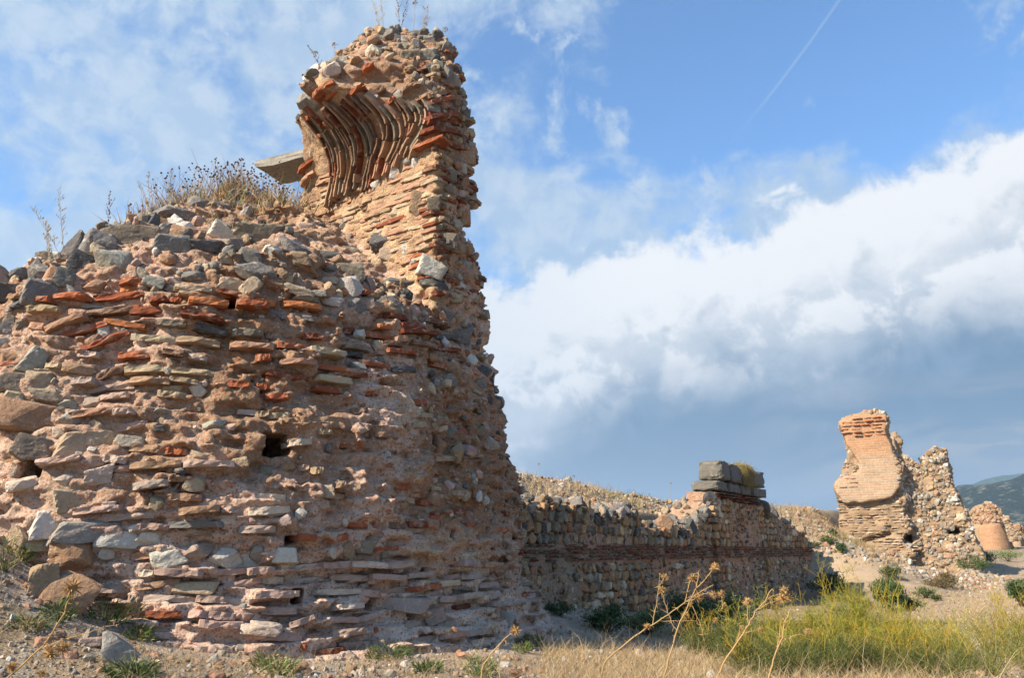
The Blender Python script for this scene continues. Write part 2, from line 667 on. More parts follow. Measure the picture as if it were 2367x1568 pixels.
def attr(nt, name, fac=False):
    n = nt.nodes.new('ShaderNodeAttribute')
    n.attribute_name = name
    return X(n.outputs['Fac']) if fac else n.outputs['Color']


def scaled(color, f):
    """colour socket times a factor expression"""
    nt = X.nt
    n = nt.nodes.new('ShaderNodeVectorMath'); n.operation = 'SCALE'
    nt.links.new(color, n.inputs[0])
    nt.links.new(f.v, n.inputs[3])
    return n.outputs[0]


def mat_stone(name, scale=1.0, bump=0.012, lichen=0.5):
    m, nt, bs, P = new_mat(name)
    c = attr(nt, 'col')
    n1 = xnoise(P, 5 * scale, 6, 0.65, 0.3)
    n2 = xnoise(P, 38 * scale, 5, 0.7)
    n3 = xnoise(P, 12 * scale, 4, 0.6, 0.8, (3, 1, 2))
    k = scaled(c, 0.50 + n1 * 0.65 + (n2 - 0.5) * 0.8)
    k = xmix(smooth(n3, 0.56, 0.66) * (0.55 * lichen), k, (0.42, 0.29, 0.16))
    k = xmix(smooth(n3 * 0.5 + n2 * 0.5, 0.55, 0.66) * 0.45, k, (0.52, 0.49, 0.43))
    nt.links.new(k, bs.inputs['Base Color'])
    add_bump(nt, bs, n1 * 0.7 + n2 * 0.5 + n3 * 0.4, bump / scale * 2.2)
    return m


def mat_brick(name, scale=1.0):
    m, nt, bs, P = new_mat(name)
    c = attr(nt, 'col')
    n1 = xnoise(P, 7 * scale, 5, 0.6)
    n2 = xnoise(P, 60 * scale, 5, 0.75)
    n3 = xnoise(P, 9 * scale, 5, 0.65, 0.5, (4, 4, 4))
    k = scaled(c, 0.6 + n1 * 0.45 + (n2 - 0.5) * 0.6)
    k = xmix(smooth(n3, 0.52, 0.62) * 0.45, k, (0.40, 0.29, 0.21))       # mortar crust clinging to the tiles
    k = xmix(smooth(1 - n3, 0.56, 0.66) * 0.35, k, (0.10, 0.07, 0.055))  # dark lichen
    nt.links.new(k, bs.inputs['Base Color'])
    add_bump(nt, bs, n2 * 0.6 + n3 * 0.5, 0.012 / scale)
    return m


def mat_mortar(name, ca, cb, cc, scale=1.0, speck=(0.42, 0.13, 0.06), bump=0.03, zones=False):
    """crumbling lime mortar with crushed brick in it"""
    m, nt, bs, P = new_mat(name)
    n0 = xnoise(P, 0.55 * scale, 3, 0.5, 0, (2, 7, 1))
    n1 = xnoise(P, 3.2 * scale, 6, 0.65, 0.3)
    n2 = xnoise(P, 26 * scale, 6, 0.78, 0.4)
    n4 = xnoise(P, 90 * scale, 3, 0.7)
    vo = nt.nodes.new('ShaderNodeTexVoronoi')
    vo.inputs['Scale'].default_value = 42 * scale
    nt.links.new(P, vo.inputs[0])
    sepc = nt.nodes.new('ShaderNodeSeparateColor')
    nt.links.new(vo.outputs['Color'], sepc.inputs[0])
    rnd = X(sepc.outputs[0]); rnd2 = X(sepc.outputs[1])
    k = xmix(smooth(n0, 0.40, 0.60), ca, cb)
    k = xmix(smooth(n1, 0.50, 0.66) * 0.8, k, cc)
    if zones:
        k = xmix(attr(nt, 'chalky', True) * smooth(n0 * .5 + n1 * .5, .36, .56) * .85, k, (.88, .68, .53))
        k = xmix(attr(nt, 'warm', True), k, xmix(smooth(n1, .42, .62), (.76, .54, .31), (.64, .49, .30)))
        k = xmix(attr(nt, 'aged', True) * smooth(n1 * .5 + n0 * .5, .36, .56) * .9, k, (.37, .22, .125))
        k = xmix(attr(nt, 'grime_shade', True) * smooth(n2 * .4 + n1 * .6, .46, .60) * .6, k, (.32, .26, .21))  # crest grime and the painted shade of the vault overhang
    k = scaled(k, 0.42 + n2 * 0.68 + (n4 - 0.5) * 0.65)
    vd = X(vo.outputs['Distance'])
    k = xmix(smooth(rnd, 0.70, 0.76) * (1 - smooth(vd, 0.3, 0.6)) * 0.8, k, speck)
    k = xmix(smooth(rnd2, 0.74, 0.80) * (1 - smooth(vd, 0.3, 0.6)) * 0.65, k, (0.20, 0.14, 0.11))
    k = xmix(smooth(rnd2, 0.08, 0.04) * (1 - smooth(vd, 0.25, 0.5)) * 0.6, k, (0.66, 0.60, 0.52))
    nt.links.new(k, bs.inputs['Base Color'])
    add_bump(nt, bs, n2 * 0.8 + n4 * 0.2 - vd * 0.35 + n1 * 0.5, bump / scale)
    return m


def mat_leaf(name, rough=0.6, trans=0.25):
    m, nt, bs, P = new_mat(name)
    c = attr(nt, 'col')
    c = scaled(c, xnoise(P, 3.0, 2) * 0.3 + 0.65)
    nt.links.new(c, bs.inputs['Base Color'])
    bs.inputs['Roughness'].default_value = rough
    if trans:
        tr = nt.nodes.new('ShaderNodeBsdfTranslucent')
        nt.links.new(c, tr.inputs[0])
        mx = nt.nodes.new('ShaderNodeMixShader')
        mx.inputs[0].default_value = trans
        nt.links.new(bs.outputs[0], mx.inputs[1]); nt.links.new(tr.outputs[0], mx.inputs[2])
        out = [n for n in nt.nodes if n.type == 'OUTPUT_MATERIAL'][0]
        nt.links.new(mx.outputs[0], out.inputs[0])
    return m


M_STONE = mat_stone('weathered_stone')
M_STONE_FAR = mat_stone('weathered_stone_far', 0.5, 0.02, 0.3)
M_BRICK = mat_brick('worn_brick')
M_PIER = mat_mortar('pink_mortar', (.74, .51, .38), (.62, .42, .29), (.78, .61, .48), 1.0, (0.42, 0.14, 0.07), 0.034, True)
M_WALLM = mat_mortar('wall_mortar', (.52, .30, .19), (.44, .31, .20), (.54, .40, .29), 0.6)
M_LEAF = mat_leaf('green_leaf')
M_DRY = mat_leaf('dry_stalk', 0.8, 0.2)


def sweep_rect(m, pts, outv, w, d, col, rs_):
    """a strip of rectangular section along pts; outv: outward direction at each point"""
    pts = np.asarray(pts); n = len(pts)
    T = np.gradient(pts, axis=0); T /= np.linalg.norm(T, axis=1)[:, None]
    O = outv - T * (outv * T).sum(1)[:, None]; O /= np.linalg.norm(O, axis=1)[:, None]
    S = np.cross(T, O)
    ww = w * (1 + rs_.uniform(-.1, .1, n))[:, None] * .5; jo = (rs_.uniform(-.006, .006, n))[:, None]
    pts = pts + S * rs_.uniform(-.009, .009)
    ww[0] *= .8; ww[-1] *= .7
    V = np.stack([pts + S * ww * .9 + O * jo, pts - S * ww * .9 + O * jo, pts - S * ww - O * d, pts + S * ww - O * d], 1).reshape(-1, 3)
    F = [[4 * i + j, 4 * i + (j + 1) % 4, 4 * i + 4 + (j + 1) % 4, 4 * i + 4 + j] for i in range(n - 1) for j in range(4)]
    F += [[3, 2, 1, 0], [4 * (n - 1) + j for j in range(4)]]
    m.add(V, np.array(F), col)
# ------------------------------------------------------------------ terrain
W0 = np.array([0.18, 16.5]); WD = nrm([.564, .826]); WN = np.array([-WD[1], WD[0]])   # line of the old wall, normal pointing behind it
CTRL = np.array([
    (0, 0, -.3), (0, 3, .08), (-2, 5, .27), (2, 5, .12), (-4, 4.5, .45), (-7, 4, 1.15), (-4.9, 6.1, 1.5), (-5.0, 7.2, 1.6), (-4.0, 6.4, 1.0), (4, 4, 0), (8, 4, -.1),
    (-4.49, 6.5, 1.3), (-3.44, 6.66, .58), (-2.44, 6.88, .26), (-1.15, 7.8, .11), (-.2, 9, .04), (.3, 11, 0), (-5.5, 6.3, 1.5), (-9, 9, 2.4), (-9, 14, 2.6),
    (1, 14, 0), (.5, 16, .0), (3, 18, -.4), (5, 21.5, -.7), (8, 26, -.7), (12, 33, -.7), (4, 10, -.12), (6, 15, -.35), (8, 8, -.1), (12, 12, -.2), (10, 20, -.6), (15, 26, -.55), (22, 26, -.4), (20, 16, -.3),
    (15, 36.5, .9), (18, 36.6, .15), (22, 37.2, -.1), (26, 36, -.2), (14, 33.5, .1), (17, 32.5, -.35), (23, 33, -.35),
    (36, 65, 1.0), (50, 70, 1.2), (30, 50, .3), (40, 45, 0), (80, 120, 1.5), (-60, 100, 1.5), (0, 60, .5), (0, 200, 1), (200, 300, 1), (-200, 200, 1), (100, -50, -.5), (-100, -50, 0), (-30, 20, 2.0), (-20, -5, .8)])


def _tps(r2):
    return r2 * np.log(r2 + 1e-9)


_n = len(CTRL)
_A = np.zeros((_n + 3, _n + 3))
_dx = CTRL[:, None, :2] - CTRL[None, :, :2]
_A[:_n, :_n] = _tps((_dx ** 2).sum(-1)) + np.eye(_n) * 0.01
_A[:_n, _n:] = np.c_[np.ones(_n), CTRL[:, :2]]; _A[_n:, :_n] = _A[:_n, _n:].T
_W = np.linalg.solve(_A, np.r_[CTRL[:, 2], 0, 0, 0])


def terrace(x, y):
    """weight and level of the made ground behind the wall"""
    dx, dy = x - W0[0], y - W0[1]
    s = dx * WD[0] + dy * WD[1]
    sd = dx * WN[0] + dy * WN[1]
    op = sstep(s, 21.6, 24.6) - sstep(s, 26.5, 28.5) * 0.8
    c0 = .35 - 4.2 * op
    c1 = .85 + 1.6 * op
    T = sstep(sd, c0, np.maximum(c1, c0 + .5)) * sstep(s, -4.5, -1.5) * (1 - sstep(sd, 14, 30)) * (1 - sstep(s, 40, 60))
    H = np.interp(s, [-3, 0, 3, 9, 17, 21.5, 23, 24.5, 27, 34], [1.95, 1.95, 2.0, 1.95, 2.0, 1.4, 1.4, 1.9, 2.8, 3.2])
    H = H + (1.2 - .45 * sstep(s, 3, 20)) * sstep(sd, .7, 3.5) * (1 - sstep(s, 20.5, 23))
    return T, H


def ground_z(x, y, detail=True):
    x = np.asarray(x, float); y = np.asarray(y, float)
    sh = x.shape
    x = x.ravel(); y = y.ravel()
    z = np.empty(len(x))
    for i in range(0, len(x), 60000):
        xx, yy = x[i:i + 60000], y[i:i + 60000]
        r2 = (xx[:, None] - CTRL[None, :, 0]) ** 2 + (yy[:, None] - CTRL[None, :, 1]) ** 2
        z[i:i + 60000] = _tps(r2) @ _W[:_n] + _W[_n] + _W[_n + 1] * xx + _W[_n + 2] * yy
    r = np.hypot(x, y)
    far = sstep(r, 90, 220)
    z = np.clip(z, -1.2, 3.2) * (1 - far) + 1.0 * far - sstep(r, 300, 3000) * 18
    T_, H_ = terrace(x, y)
    z = z * (1 - T_) + H_ * T_
    if detail:
        w = np.clip(r / 20, 0.35, 1.5)
        z = z + 0.10 * w * fbm(x, y, x * 0, 2.6, 3, 11) + 0.02 * fbm(x, y, x * 0, 0.45, 3, 12) * (r < 40) + 0.010 * fbm(x, y, x * 0, 0.12, 2, 13) * (r < 16)
    return z.reshape(sh)


def gz(x, y):
    return float(ground_z(np.array([x]), np.array([y]))[0])


def build_ground():
    rr = [1.2]
    while rr[-1] < 9000:
        r = rr[-1]
        rr.append(r * (1.0055 if 4 < r < 14 else 1.011 if r < 55 else 1.05))
    rr = np.array(rr)
    dense = np.radians(np.arange(-52, 52.01, 0.2))
    coarse = np.radians(np.arange(56, 304.1, 4))
    th = np.concatenate([dense, coarse])
    A, Rr = np.meshgrid(th, rr)
    x, y = np.sin(A) * Rr, np.cos(A) * Rr
    z = ground_z(x, y)
    nr, nt_ = x.shape
    V = np.stack([x, y, z], -1).reshape(-1, 3)
    i = np.arange(nr - 1)[:, None] * nt_; j = np.arange(nt_)[None]
    j2 = (j + 1) % nt_
    F = np.stack([i + j, i + j2, i + nt_ + j2, i + nt_ + j], -1).reshape(-1, 4)
    c0 = len(V)
    V = np.vstack([V, [[0, 0, gz(0, 0)]]])
    T = np.stack([np.full(nt_, c0), np.arange(nt_), (np.arange(nt_) + 1) % nt_], 1)[:, ::-1]
    # what covers the soil: dust near the pier, pale trodden path, dry turf
    X_, Y_ = V[:, 0], V[:, 1]
    dp = np.hypot(X_ + 4.27, Y_ - 10.9)
    dust = 1 - sstep(dp, 4.5, 5.5)
    pathd = np.abs((X_ - 20) - (Y_ - 30) * .75) * .8
    path = (1 - sstep(pathd, 1.5, 4.5)) * sstep(Y_, 15, 22) * (1 - sstep(Y_, 60, 90))
    sx, sd = (X_ - W0[0]) * WD[0] + (Y_ - W0[1]) * WD[1], (X_ - W0[0]) * WN[0] + (Y_ - W0[1]) * WN[1]
    slope = sstep(sd, -5.5, -2.0) * sstep(sx, 18.5, 21.0) * (1 - sstep(sx, 30, 34))
    me = mk_mesh('ground', V, [F, T], None, True, dict(dust=dust, pale=np.maximum(path, slope)))
    m, nt, bs, P = new_mat('dry_ground')
    n0 = xnoise(P, 0.35, 4, 0.55); n1 = xnoise(P, 2.1, 6, 0.65, 0.3, (4, 1, 0)); n2 = xnoise(P, 22, 6, 0.75, 0.2); n3 = xnoise(P, 70, 4, 0.75)
    vo = nt.nodes.new('ShaderNodeTexVoronoi'); vo.inputs['Scale'].default_value = 46
    nt.links.new(P, vo.inputs[0])
    sc = nt.nodes.new('ShaderNodeSeparateColor'); nt.links.new(vo.outputs['Color'], sc.inputs[0])
    k = xmix(smooth(n0 * .5 + n1 * .5, .40, .60), (.36, .27, .18), (.26, .19, .11))
    k = xmix(smooth(n1, .50, .62) * .8, k, (.46, .39, .30))
    k = xmix(smooth(n0 * .6 + n1 * .4, .56, .64) * .5, k, (.155, .145, .06))
    k = xmix(attr(nt, 'pale', True) * smooth(n1 * .7 + n0 * .3, .32, .50) * .95, k, (.48, .36, .235))
    k = xmix(attr(nt, 'dust', True) * smooth(n1 * .6 + n2 * .4, .30, .5), k, (.62, .49, .39))
    k = scaled(k, .22 + n2 * .60 + n3 * .48)
    vd = X(vo.outputs['Distance'])
    k = xmix(smooth(X(sc.outputs[0]), .74, .80) * (1 - smooth(vd, .2, .5)) * .75, k, (.48, .43, .36))
    k = xmix(smooth(X(sc.outputs[1]), .80, .86) * (1 - smooth(vd, .2, .5)) * .6, k, (.19, .19, .19))
    nt.links.new(k, bs.inputs['Base Color'])
    add_bump(nt, bs, n2 * .7 + n3 * .35 - vd * .4 + n1 * .4, .03)
    put('ground', me, m, kind='structure')


# ------------------------------------------------------------------ hills on the horizon
def build_hills():
    def sheet(name, px, dist, depth, mat, seed, amp):
        """px: (u, v) crest line as seen in the photograph; the ridge stands at dist and is depth metres deep"""
        px = np.array(px, float)
        az = np.arctan2(ray(px[:, 0], px[:, 1])[:, 0], ray(px[:, 0], px[:, 1])[:, 1])
        d = ray(px[:, 0], px[:, 1])
        tel = d[:, 2] / np.hypot(d[:, 0], d[:, 1])
        a = np.linspace(az[0], az[-1], 420)
        crest = 1 + dist * np.interp(a, az, tel)
        q = np.linspace(-1, 1, 60)
        A, Q = np.meshgrid(a, q)
        rad = dist + Q * depth
        x, y = np.sin(A) * rad, np.cos(A) * rad
        prof = np.where(Q < 0, 1 - np.abs(Q) ** 1.25, 1 - 0.5 * Q)
        z = -30 + (crest[None, :] + 30) * prof + amp * fbm(x, y, x * 0, dist * .09, 5, seed) * np.clip(1.2 - np.abs(Q), 0.25, 1) * np.where(np.abs(Q) < .05, .4, 1)
        V = np.stack([x, y, z], -1).reshape(-1, 3)
        n = len(a)
        i = np.arange(len(q) - 1)[:, None] * n; j = np.arange(n - 1)[None]
        F = np.stack([i + j, i + j + 1, i + n + j + 1, i + n + j], -1).reshape(-1, 4)
        put(name, mk_mesh(name, V, [F]), mat, kind='structure')

    def hm(name, sc, a, b, c, t0, t1):
        m, nt, bs, P = new_mat(name)
        n1 = xnoise(P, sc, 6, .6); n2 = xnoise(P, sc * 9, 5, .75); n3 = xnoise(P, sc * 28, 3, .7)
        k = xmix(smooth(n1 * .35 + n2 * .40 + n3 * .25, t0, t1), a, b)
        k = xmix(smooth(n1, .56, .66) * .6, k, c)
        nt.links.new(k, bs.inputs['Base Color'])
        add_bump(nt, bs, n2 + n3 * .5, 8)
        return m
    near = hm('scrub_hillside', .0035, (.014, .026, .022), (.12, .12, .095), (.10, .10, .085), .50, .58)
    far = hm('forested_ridge', .0012, (.020, .045, .024), (.07, .09, .04), (.03, .05, .02), .5, .62)
    sheet('hills', [(760, 552), (840, 545), (900, 520), (935, 502), (958, 489), (975, 487), (1000, 484), (1040, 481), (1140, 470), (1300, 490), (1500, 520)], 2300, 1100, near, 5, 26)
    sheet('mountain_ridge', [(900, 530), (950, 495), (968, 486), (985, 480), (1003, 476), (1030, 473), (1100, 462), (1250, 470), (1500, 500)], 6000, 1800, far, 9, 40)
    sheet('distant_hill', [(690, 545), (740, 524), (765, 519), (785, 515), (800, 515), (830, 519), (880, 523), (960, 530)], 5200, 1500, far, 3, 15)
    sheet('left_hills', [(-900, 520), (-600, 505), (-300, 512), (0, 522), (200, 530), (460, 530), (560, 540), (700, 545)], 4200, 1500, far, 13, 25)


build_ground()
build_hills()
# ------------------------------------------------------------------ the big ruined pier
CX, CY = -4.27, 10.9
PZ = np.array([-1.0, 0.0, .15, .35, .55, .75, .95, 1.1, 1.6, 2.1, 2.6, 3.0, 3.4, 3.8, 4.3, 5.0, 7])
PR = np.array([5.2, 4.86, 4.70, 4.55, 4.44, 4.36, 4.38, 4.42, 4.40, 4.31, 4.15, 4.02, 3.92, 3.74, 3.64, 3.6, 3.5])
KP = np.array([-1.0, 9.25])                 # near vertical corner of the standing fragment
TT = nrm([-.788, .616])                     # along its face, to the left and away
MM = np.array([.616, .788])                 # into its thickness


def loc_ab(x, y):
    dx, dy = x - KP[0], y - KP[1]
    return dx * TT[0] + dy * TT[1], dx * MM[0] + dy * MM[1]


def over(a, z):
    """how far the springing of the vault leans out at (a, z)"""
    z0 = 5.78 + 0.25 * sstep(a, 1.4, 0.0)
    z1 = 6.95 + 0.25 * sstep(a, 1.0, 2.6)
    s = np.clip((z - z0) / (z1 - z0), 0, 1.0)
    W = .10 + .90 * sstep(a, -.1, 1.3) - .52 * sstep(a, 1.5, 2.6)
    return W * s ** 2.1


def f_tower(x, y, z):
    r = np.hypot(x - CX, y - CY)
    th = np.arctan2(x - CX, -(y - CY))
    Rr = np.interp(z, PZ, PR)
    Rr = Rr + .10 * np.sin(th * 3.1 + 1.0) * .6
    side = r - Rr
    capz = 6.25 - .66 * r + .28 * np.minimum(x - CX, 0) + .26 * np.clip(x - CX, 0, 1.4) * sstep(y, CY - 1.8, CY - .2) + .25 * vnoise(x / 1.3, y / 1.3, x * 0 + 3, 31)
    cap = (z - capz) * .84
    return smax(side, cap, .25)


def f_frag(x, y, z):
    a, b = loc_ab(x, y)
    La = np.interp(z, [3, 4.8, 5.6, 6.0, 6.5, 7.3, 7.9, 8.3], [4.0, 3.8, 3.35, 2.95, 2.62, 2.40, 2.15, 1.7])
    Lr = np.interp(z, [3, 4.5, 6.4, 7.2, 8.2], [-.05, -.03, .03, .08, .25])
    Bk = np.interp(z, [2, 4.4, 4.8, 6.5, 7.3, 8.3], [1.5, .95, .78, .80, .76, .55])
    w = over(a, z)
    lipz = 7.05 + .25 * sstep(a, 1.0, 2.6)
    cap = (z - (lipz + .10 + 1.45 * np.clip(b + .95 * over(a, lipz), 0, .80) - .30 * np.clip((a - 1.0) / 1.5, -1, 1) ** 2)) * .72
    fr = -(b + w)
    side = np.maximum(Lr - a, a - La)
    f = smax(smax(fr, b - Bk, .1), side, .08)
    return smax(f, cap, .12)


def f_smooth(x, y, z):
    return smin(f_tower(x, y, z), f_frag(x, y, z), .06)


def march(f, u, v, t0=4.0, t1=18.0):
    d = ray(u, v)
    t = np.arange(t0, t1, .02)
    P = EYE + d * t[:, None]
    F = f(P[:, 0], P[:, 1], P[:, 2])
    k = np.nonzero(F < 0)[0]
    if not len(k):
        return None
    return EYE + d * t[k[0]]


def grad(f, p, e=.06):
    p = np.asarray(p, float)
    g = [float(f(*(p + s)[:, None])[0] - f(*(p - s)[:, None])[0]) for s in (np.eye(3) * e)]
    return nrm(g)


HOLES = []
for reg, cx_, cy_, w_, h_, dep in ((1, 1900, 1440, 110, 80, .5), (4, 262, 1345, 150, 170, .9), (6, 165, 790, 190, 180, .9), (7, 345, 905, 110, 130, .7),
                                   (6, 740, 800, 70, 35, .25), (6, 1490, 770, 60, 170, .35), (7, 290, 430, 110, 50, .3), (6, 1490, 1430, 60, 60, .3), (4, 2320, 1210, 150, 110, .6),
                                   (7, 1380, 685, 80, 40, .4), (7, 1330, 1070, 90, 60, .35), (7, 1595, 400, 50, 90, .3), (6, 1690, 960 + 270, 60, 40, .3), (7, 1000, 960, 90, 120, .3)):
    u, v = cpx(reg, cx_, cy_)
    p = march(f_smooth, u, v)
    if p is not None:
        n = nrm(grad(f_smooth, p) * [1, 1, 0])
        dd = np.linalg.norm(p - EYE)
        sc_ = .31831 / 2.6133 / FPX * dd
        HOLES.append((p - n * dep * .4, n, w_ * sc_ / 2, h_ * sc_ / 2, dep * .75))


def f_pier(x, y, z):
    x = np.asarray(x, np.float64); y = np.asarray(y, np.float64); z = np.asarray(z, np.float64)
    a, b = loc_ab(x, y)
    th = np.arctan2(x - CX, -(y - CY))
    ft = f_tower(x, y, z)
    ff = f_frag(x, y, z)
    n1 = fbm(x, y, z * 1.3, .62, 3, 41, .55)
    n2 = fbm(x, y, z * 1.5, .16, 3, 47, .6)
    n3 = fbm(x * .35, y * .35, z, .10, 2, 53)          # horizontal ledges
    low = sstep(z, 1.2, .3)
    ft = ft - .085 * n1 - n2 * (.045 + .030 * sstep(th, .0, .5)) - .034 * n3 * (1 + low)
    # layers of broken courses stepping out at the foot
    st = z + .05 * vnoise(th * 4, z * 0, z * 0, 5)
    saw = (st / .145) % 1.0
    ft = ft - (.05 + .10 * low) * (saw - .5) * (sstep(z, 3.9, 3.2))
    # the bitten-out hollow running down the left part, bulge to the right of it
    rub = sstep(z, 3.6, 4.2)
    ft = ft - .07 * rub * n1
    face = sstep(b, .12, .0) * sstep(a, -.02, .08)
    amp = 1 - .75 * face * sstep(z, 7.2, 6.9)
    ff = ff - amp * (.075 * n1 + .04 * n2 + .02 * n3) - .012 * n2
    lipm = sstep(z, 6.85, 6.98) * sstep(z, 7.5, 7.25) * sstep(b, .25, -.05) * sstep(a, .1, .35) * sstep(a, 2.1, 1.8)
    ff = ff + .26 * lipm * sstep(vnoise(a * 5.2 - z * 3, z * 2.2 + a, z * 0, 88), -.05, .35)
    f = smin(ft, ff, .05)
    for c, n, hw, hh, hd in HOLES:
        dx, dy, dz = x - c[0], y - c[1], z - c[2]
        along = dx * n[0] + dy * n[1]
        lat = -dx * n[1] + dy * n[0]
        q = (np.maximum(np.maximum(np.abs(lat) - hw, np.abs(dz) - hh), np.abs(along) - hd)) + .02 * n2
        f = np.maximum(f, -q)
    return f


V_, F_ = polygonize(f_pier, (-9.2, 5.9, -.6), (1.0, 13.4, 8.9), .02, 16, .16)
# fine crumble along z and outward
fine = fbm(V_[:, 0], V_[:, 1], V_[:, 2], .055, 2, 61, .6)
e_ = .03
rad_ = np.stack([V_[:, 0] - CX, V_[:, 1] - CY, V_[:, 2] * 0], 1); rad_ /= np.linalg.norm(rad_, axis=1)[:, None] + 1e-6
V_ = V_ + rad_ * (fine * .016)[:, None]
print('pier verts', len(V_))
PB = (CX, CY, 0.0)
pier = root('ruined_pier', PB, 'huge near ruin of pink mortar and broken brick with a tall vault fragment on top', 'ruin')
_a_, _b2_ = loc_ab(V_[:, 0], V_[:, 1])
_th_ = np.arctan2(V_[:, 0] - CX, -(V_[:, 1] - CY))
_fr_ = sstep(_b2_, -1.3, -1.0) * sstep(f_tower(V_[:, 0], V_[:, 1], V_[:, 2]), .02, .2)
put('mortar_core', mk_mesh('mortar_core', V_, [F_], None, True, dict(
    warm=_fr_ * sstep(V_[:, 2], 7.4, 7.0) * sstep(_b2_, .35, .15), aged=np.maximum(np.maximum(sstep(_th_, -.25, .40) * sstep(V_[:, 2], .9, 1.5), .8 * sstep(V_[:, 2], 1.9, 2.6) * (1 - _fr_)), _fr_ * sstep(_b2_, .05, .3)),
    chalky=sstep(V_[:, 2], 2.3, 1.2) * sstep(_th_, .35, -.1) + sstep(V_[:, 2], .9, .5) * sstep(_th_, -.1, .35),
    grime_shade=np.maximum(sstep(V_[:, 2], 3.6, 4.2) * (1 - _fr_), _fr_ * sstep(V_[:, 2], 5.9, 6.3) * .8))), M_PIER, pier)  # grime on the crest, plus overhang shade painted on the vault fragment
BV = BVHTree.FromPolygons([tuple(p) for p in V_.tolist()], F_.tolist())


def hit_px(u, v):
    d = ray(u, v)
    h = BV.ray_cast(Vector(EYE), Vector(d), 40)
    return (np.array(h[0]), d) if h[0] is not None else (None, d)


rs = np.random.RandomState(4)
CAMR = np.array([1.0, 0, 0]); CAMU = np.array([0, -SP, CP])


def jitcol(c, rs, a=.22):
    return np.clip(np.array(c) * (1 + rs.uniform(-a, a)) * (1 + rs.uniform(-.03, .03, 3)), .01, .9)


def add_brick(m, p, d, n, ang, lpx, col, thick, out, depth=.24, i=None):
    """a tile whose visible edge follows the photographed direction (ang, degrees, clockwise)"""
    e = CAMR * math.cos(R(ang)) - CAMU * math.sin(R(ang))
    denom = d @ n
    if abs(denom) < .12:
        denom = -.12
    t = e - d * ((e @ n) / denom)
    ln = np.linalg.norm(t)
    t = t / ln
    dist = np.linalg.norm(p - EYE)
    L = lpx / FPX * dist * min(ln, 2.2) * .985
    L = min(L, .62)
    t[2] = np.clip(t[2], -.45, .45); t = nrm(t)
    nn = nrm(n - t * (n @ t))
    zz = np.cross(t, -nn); zz = zz if zz[2] > 0 else -zz
    i = rs.randint(len(BRICKS)) if i is None else i
    UV, UF = BRICKS[i % len(BRICKS)]
    c = p + nn * (out - depth / 2)
    m.add(xf(UV, t, -nn, zz, c, (L, depth, thick)), UF if np.dot(np.cross(t, -nn), zz) > 0 else UF[:, ::-1], col)


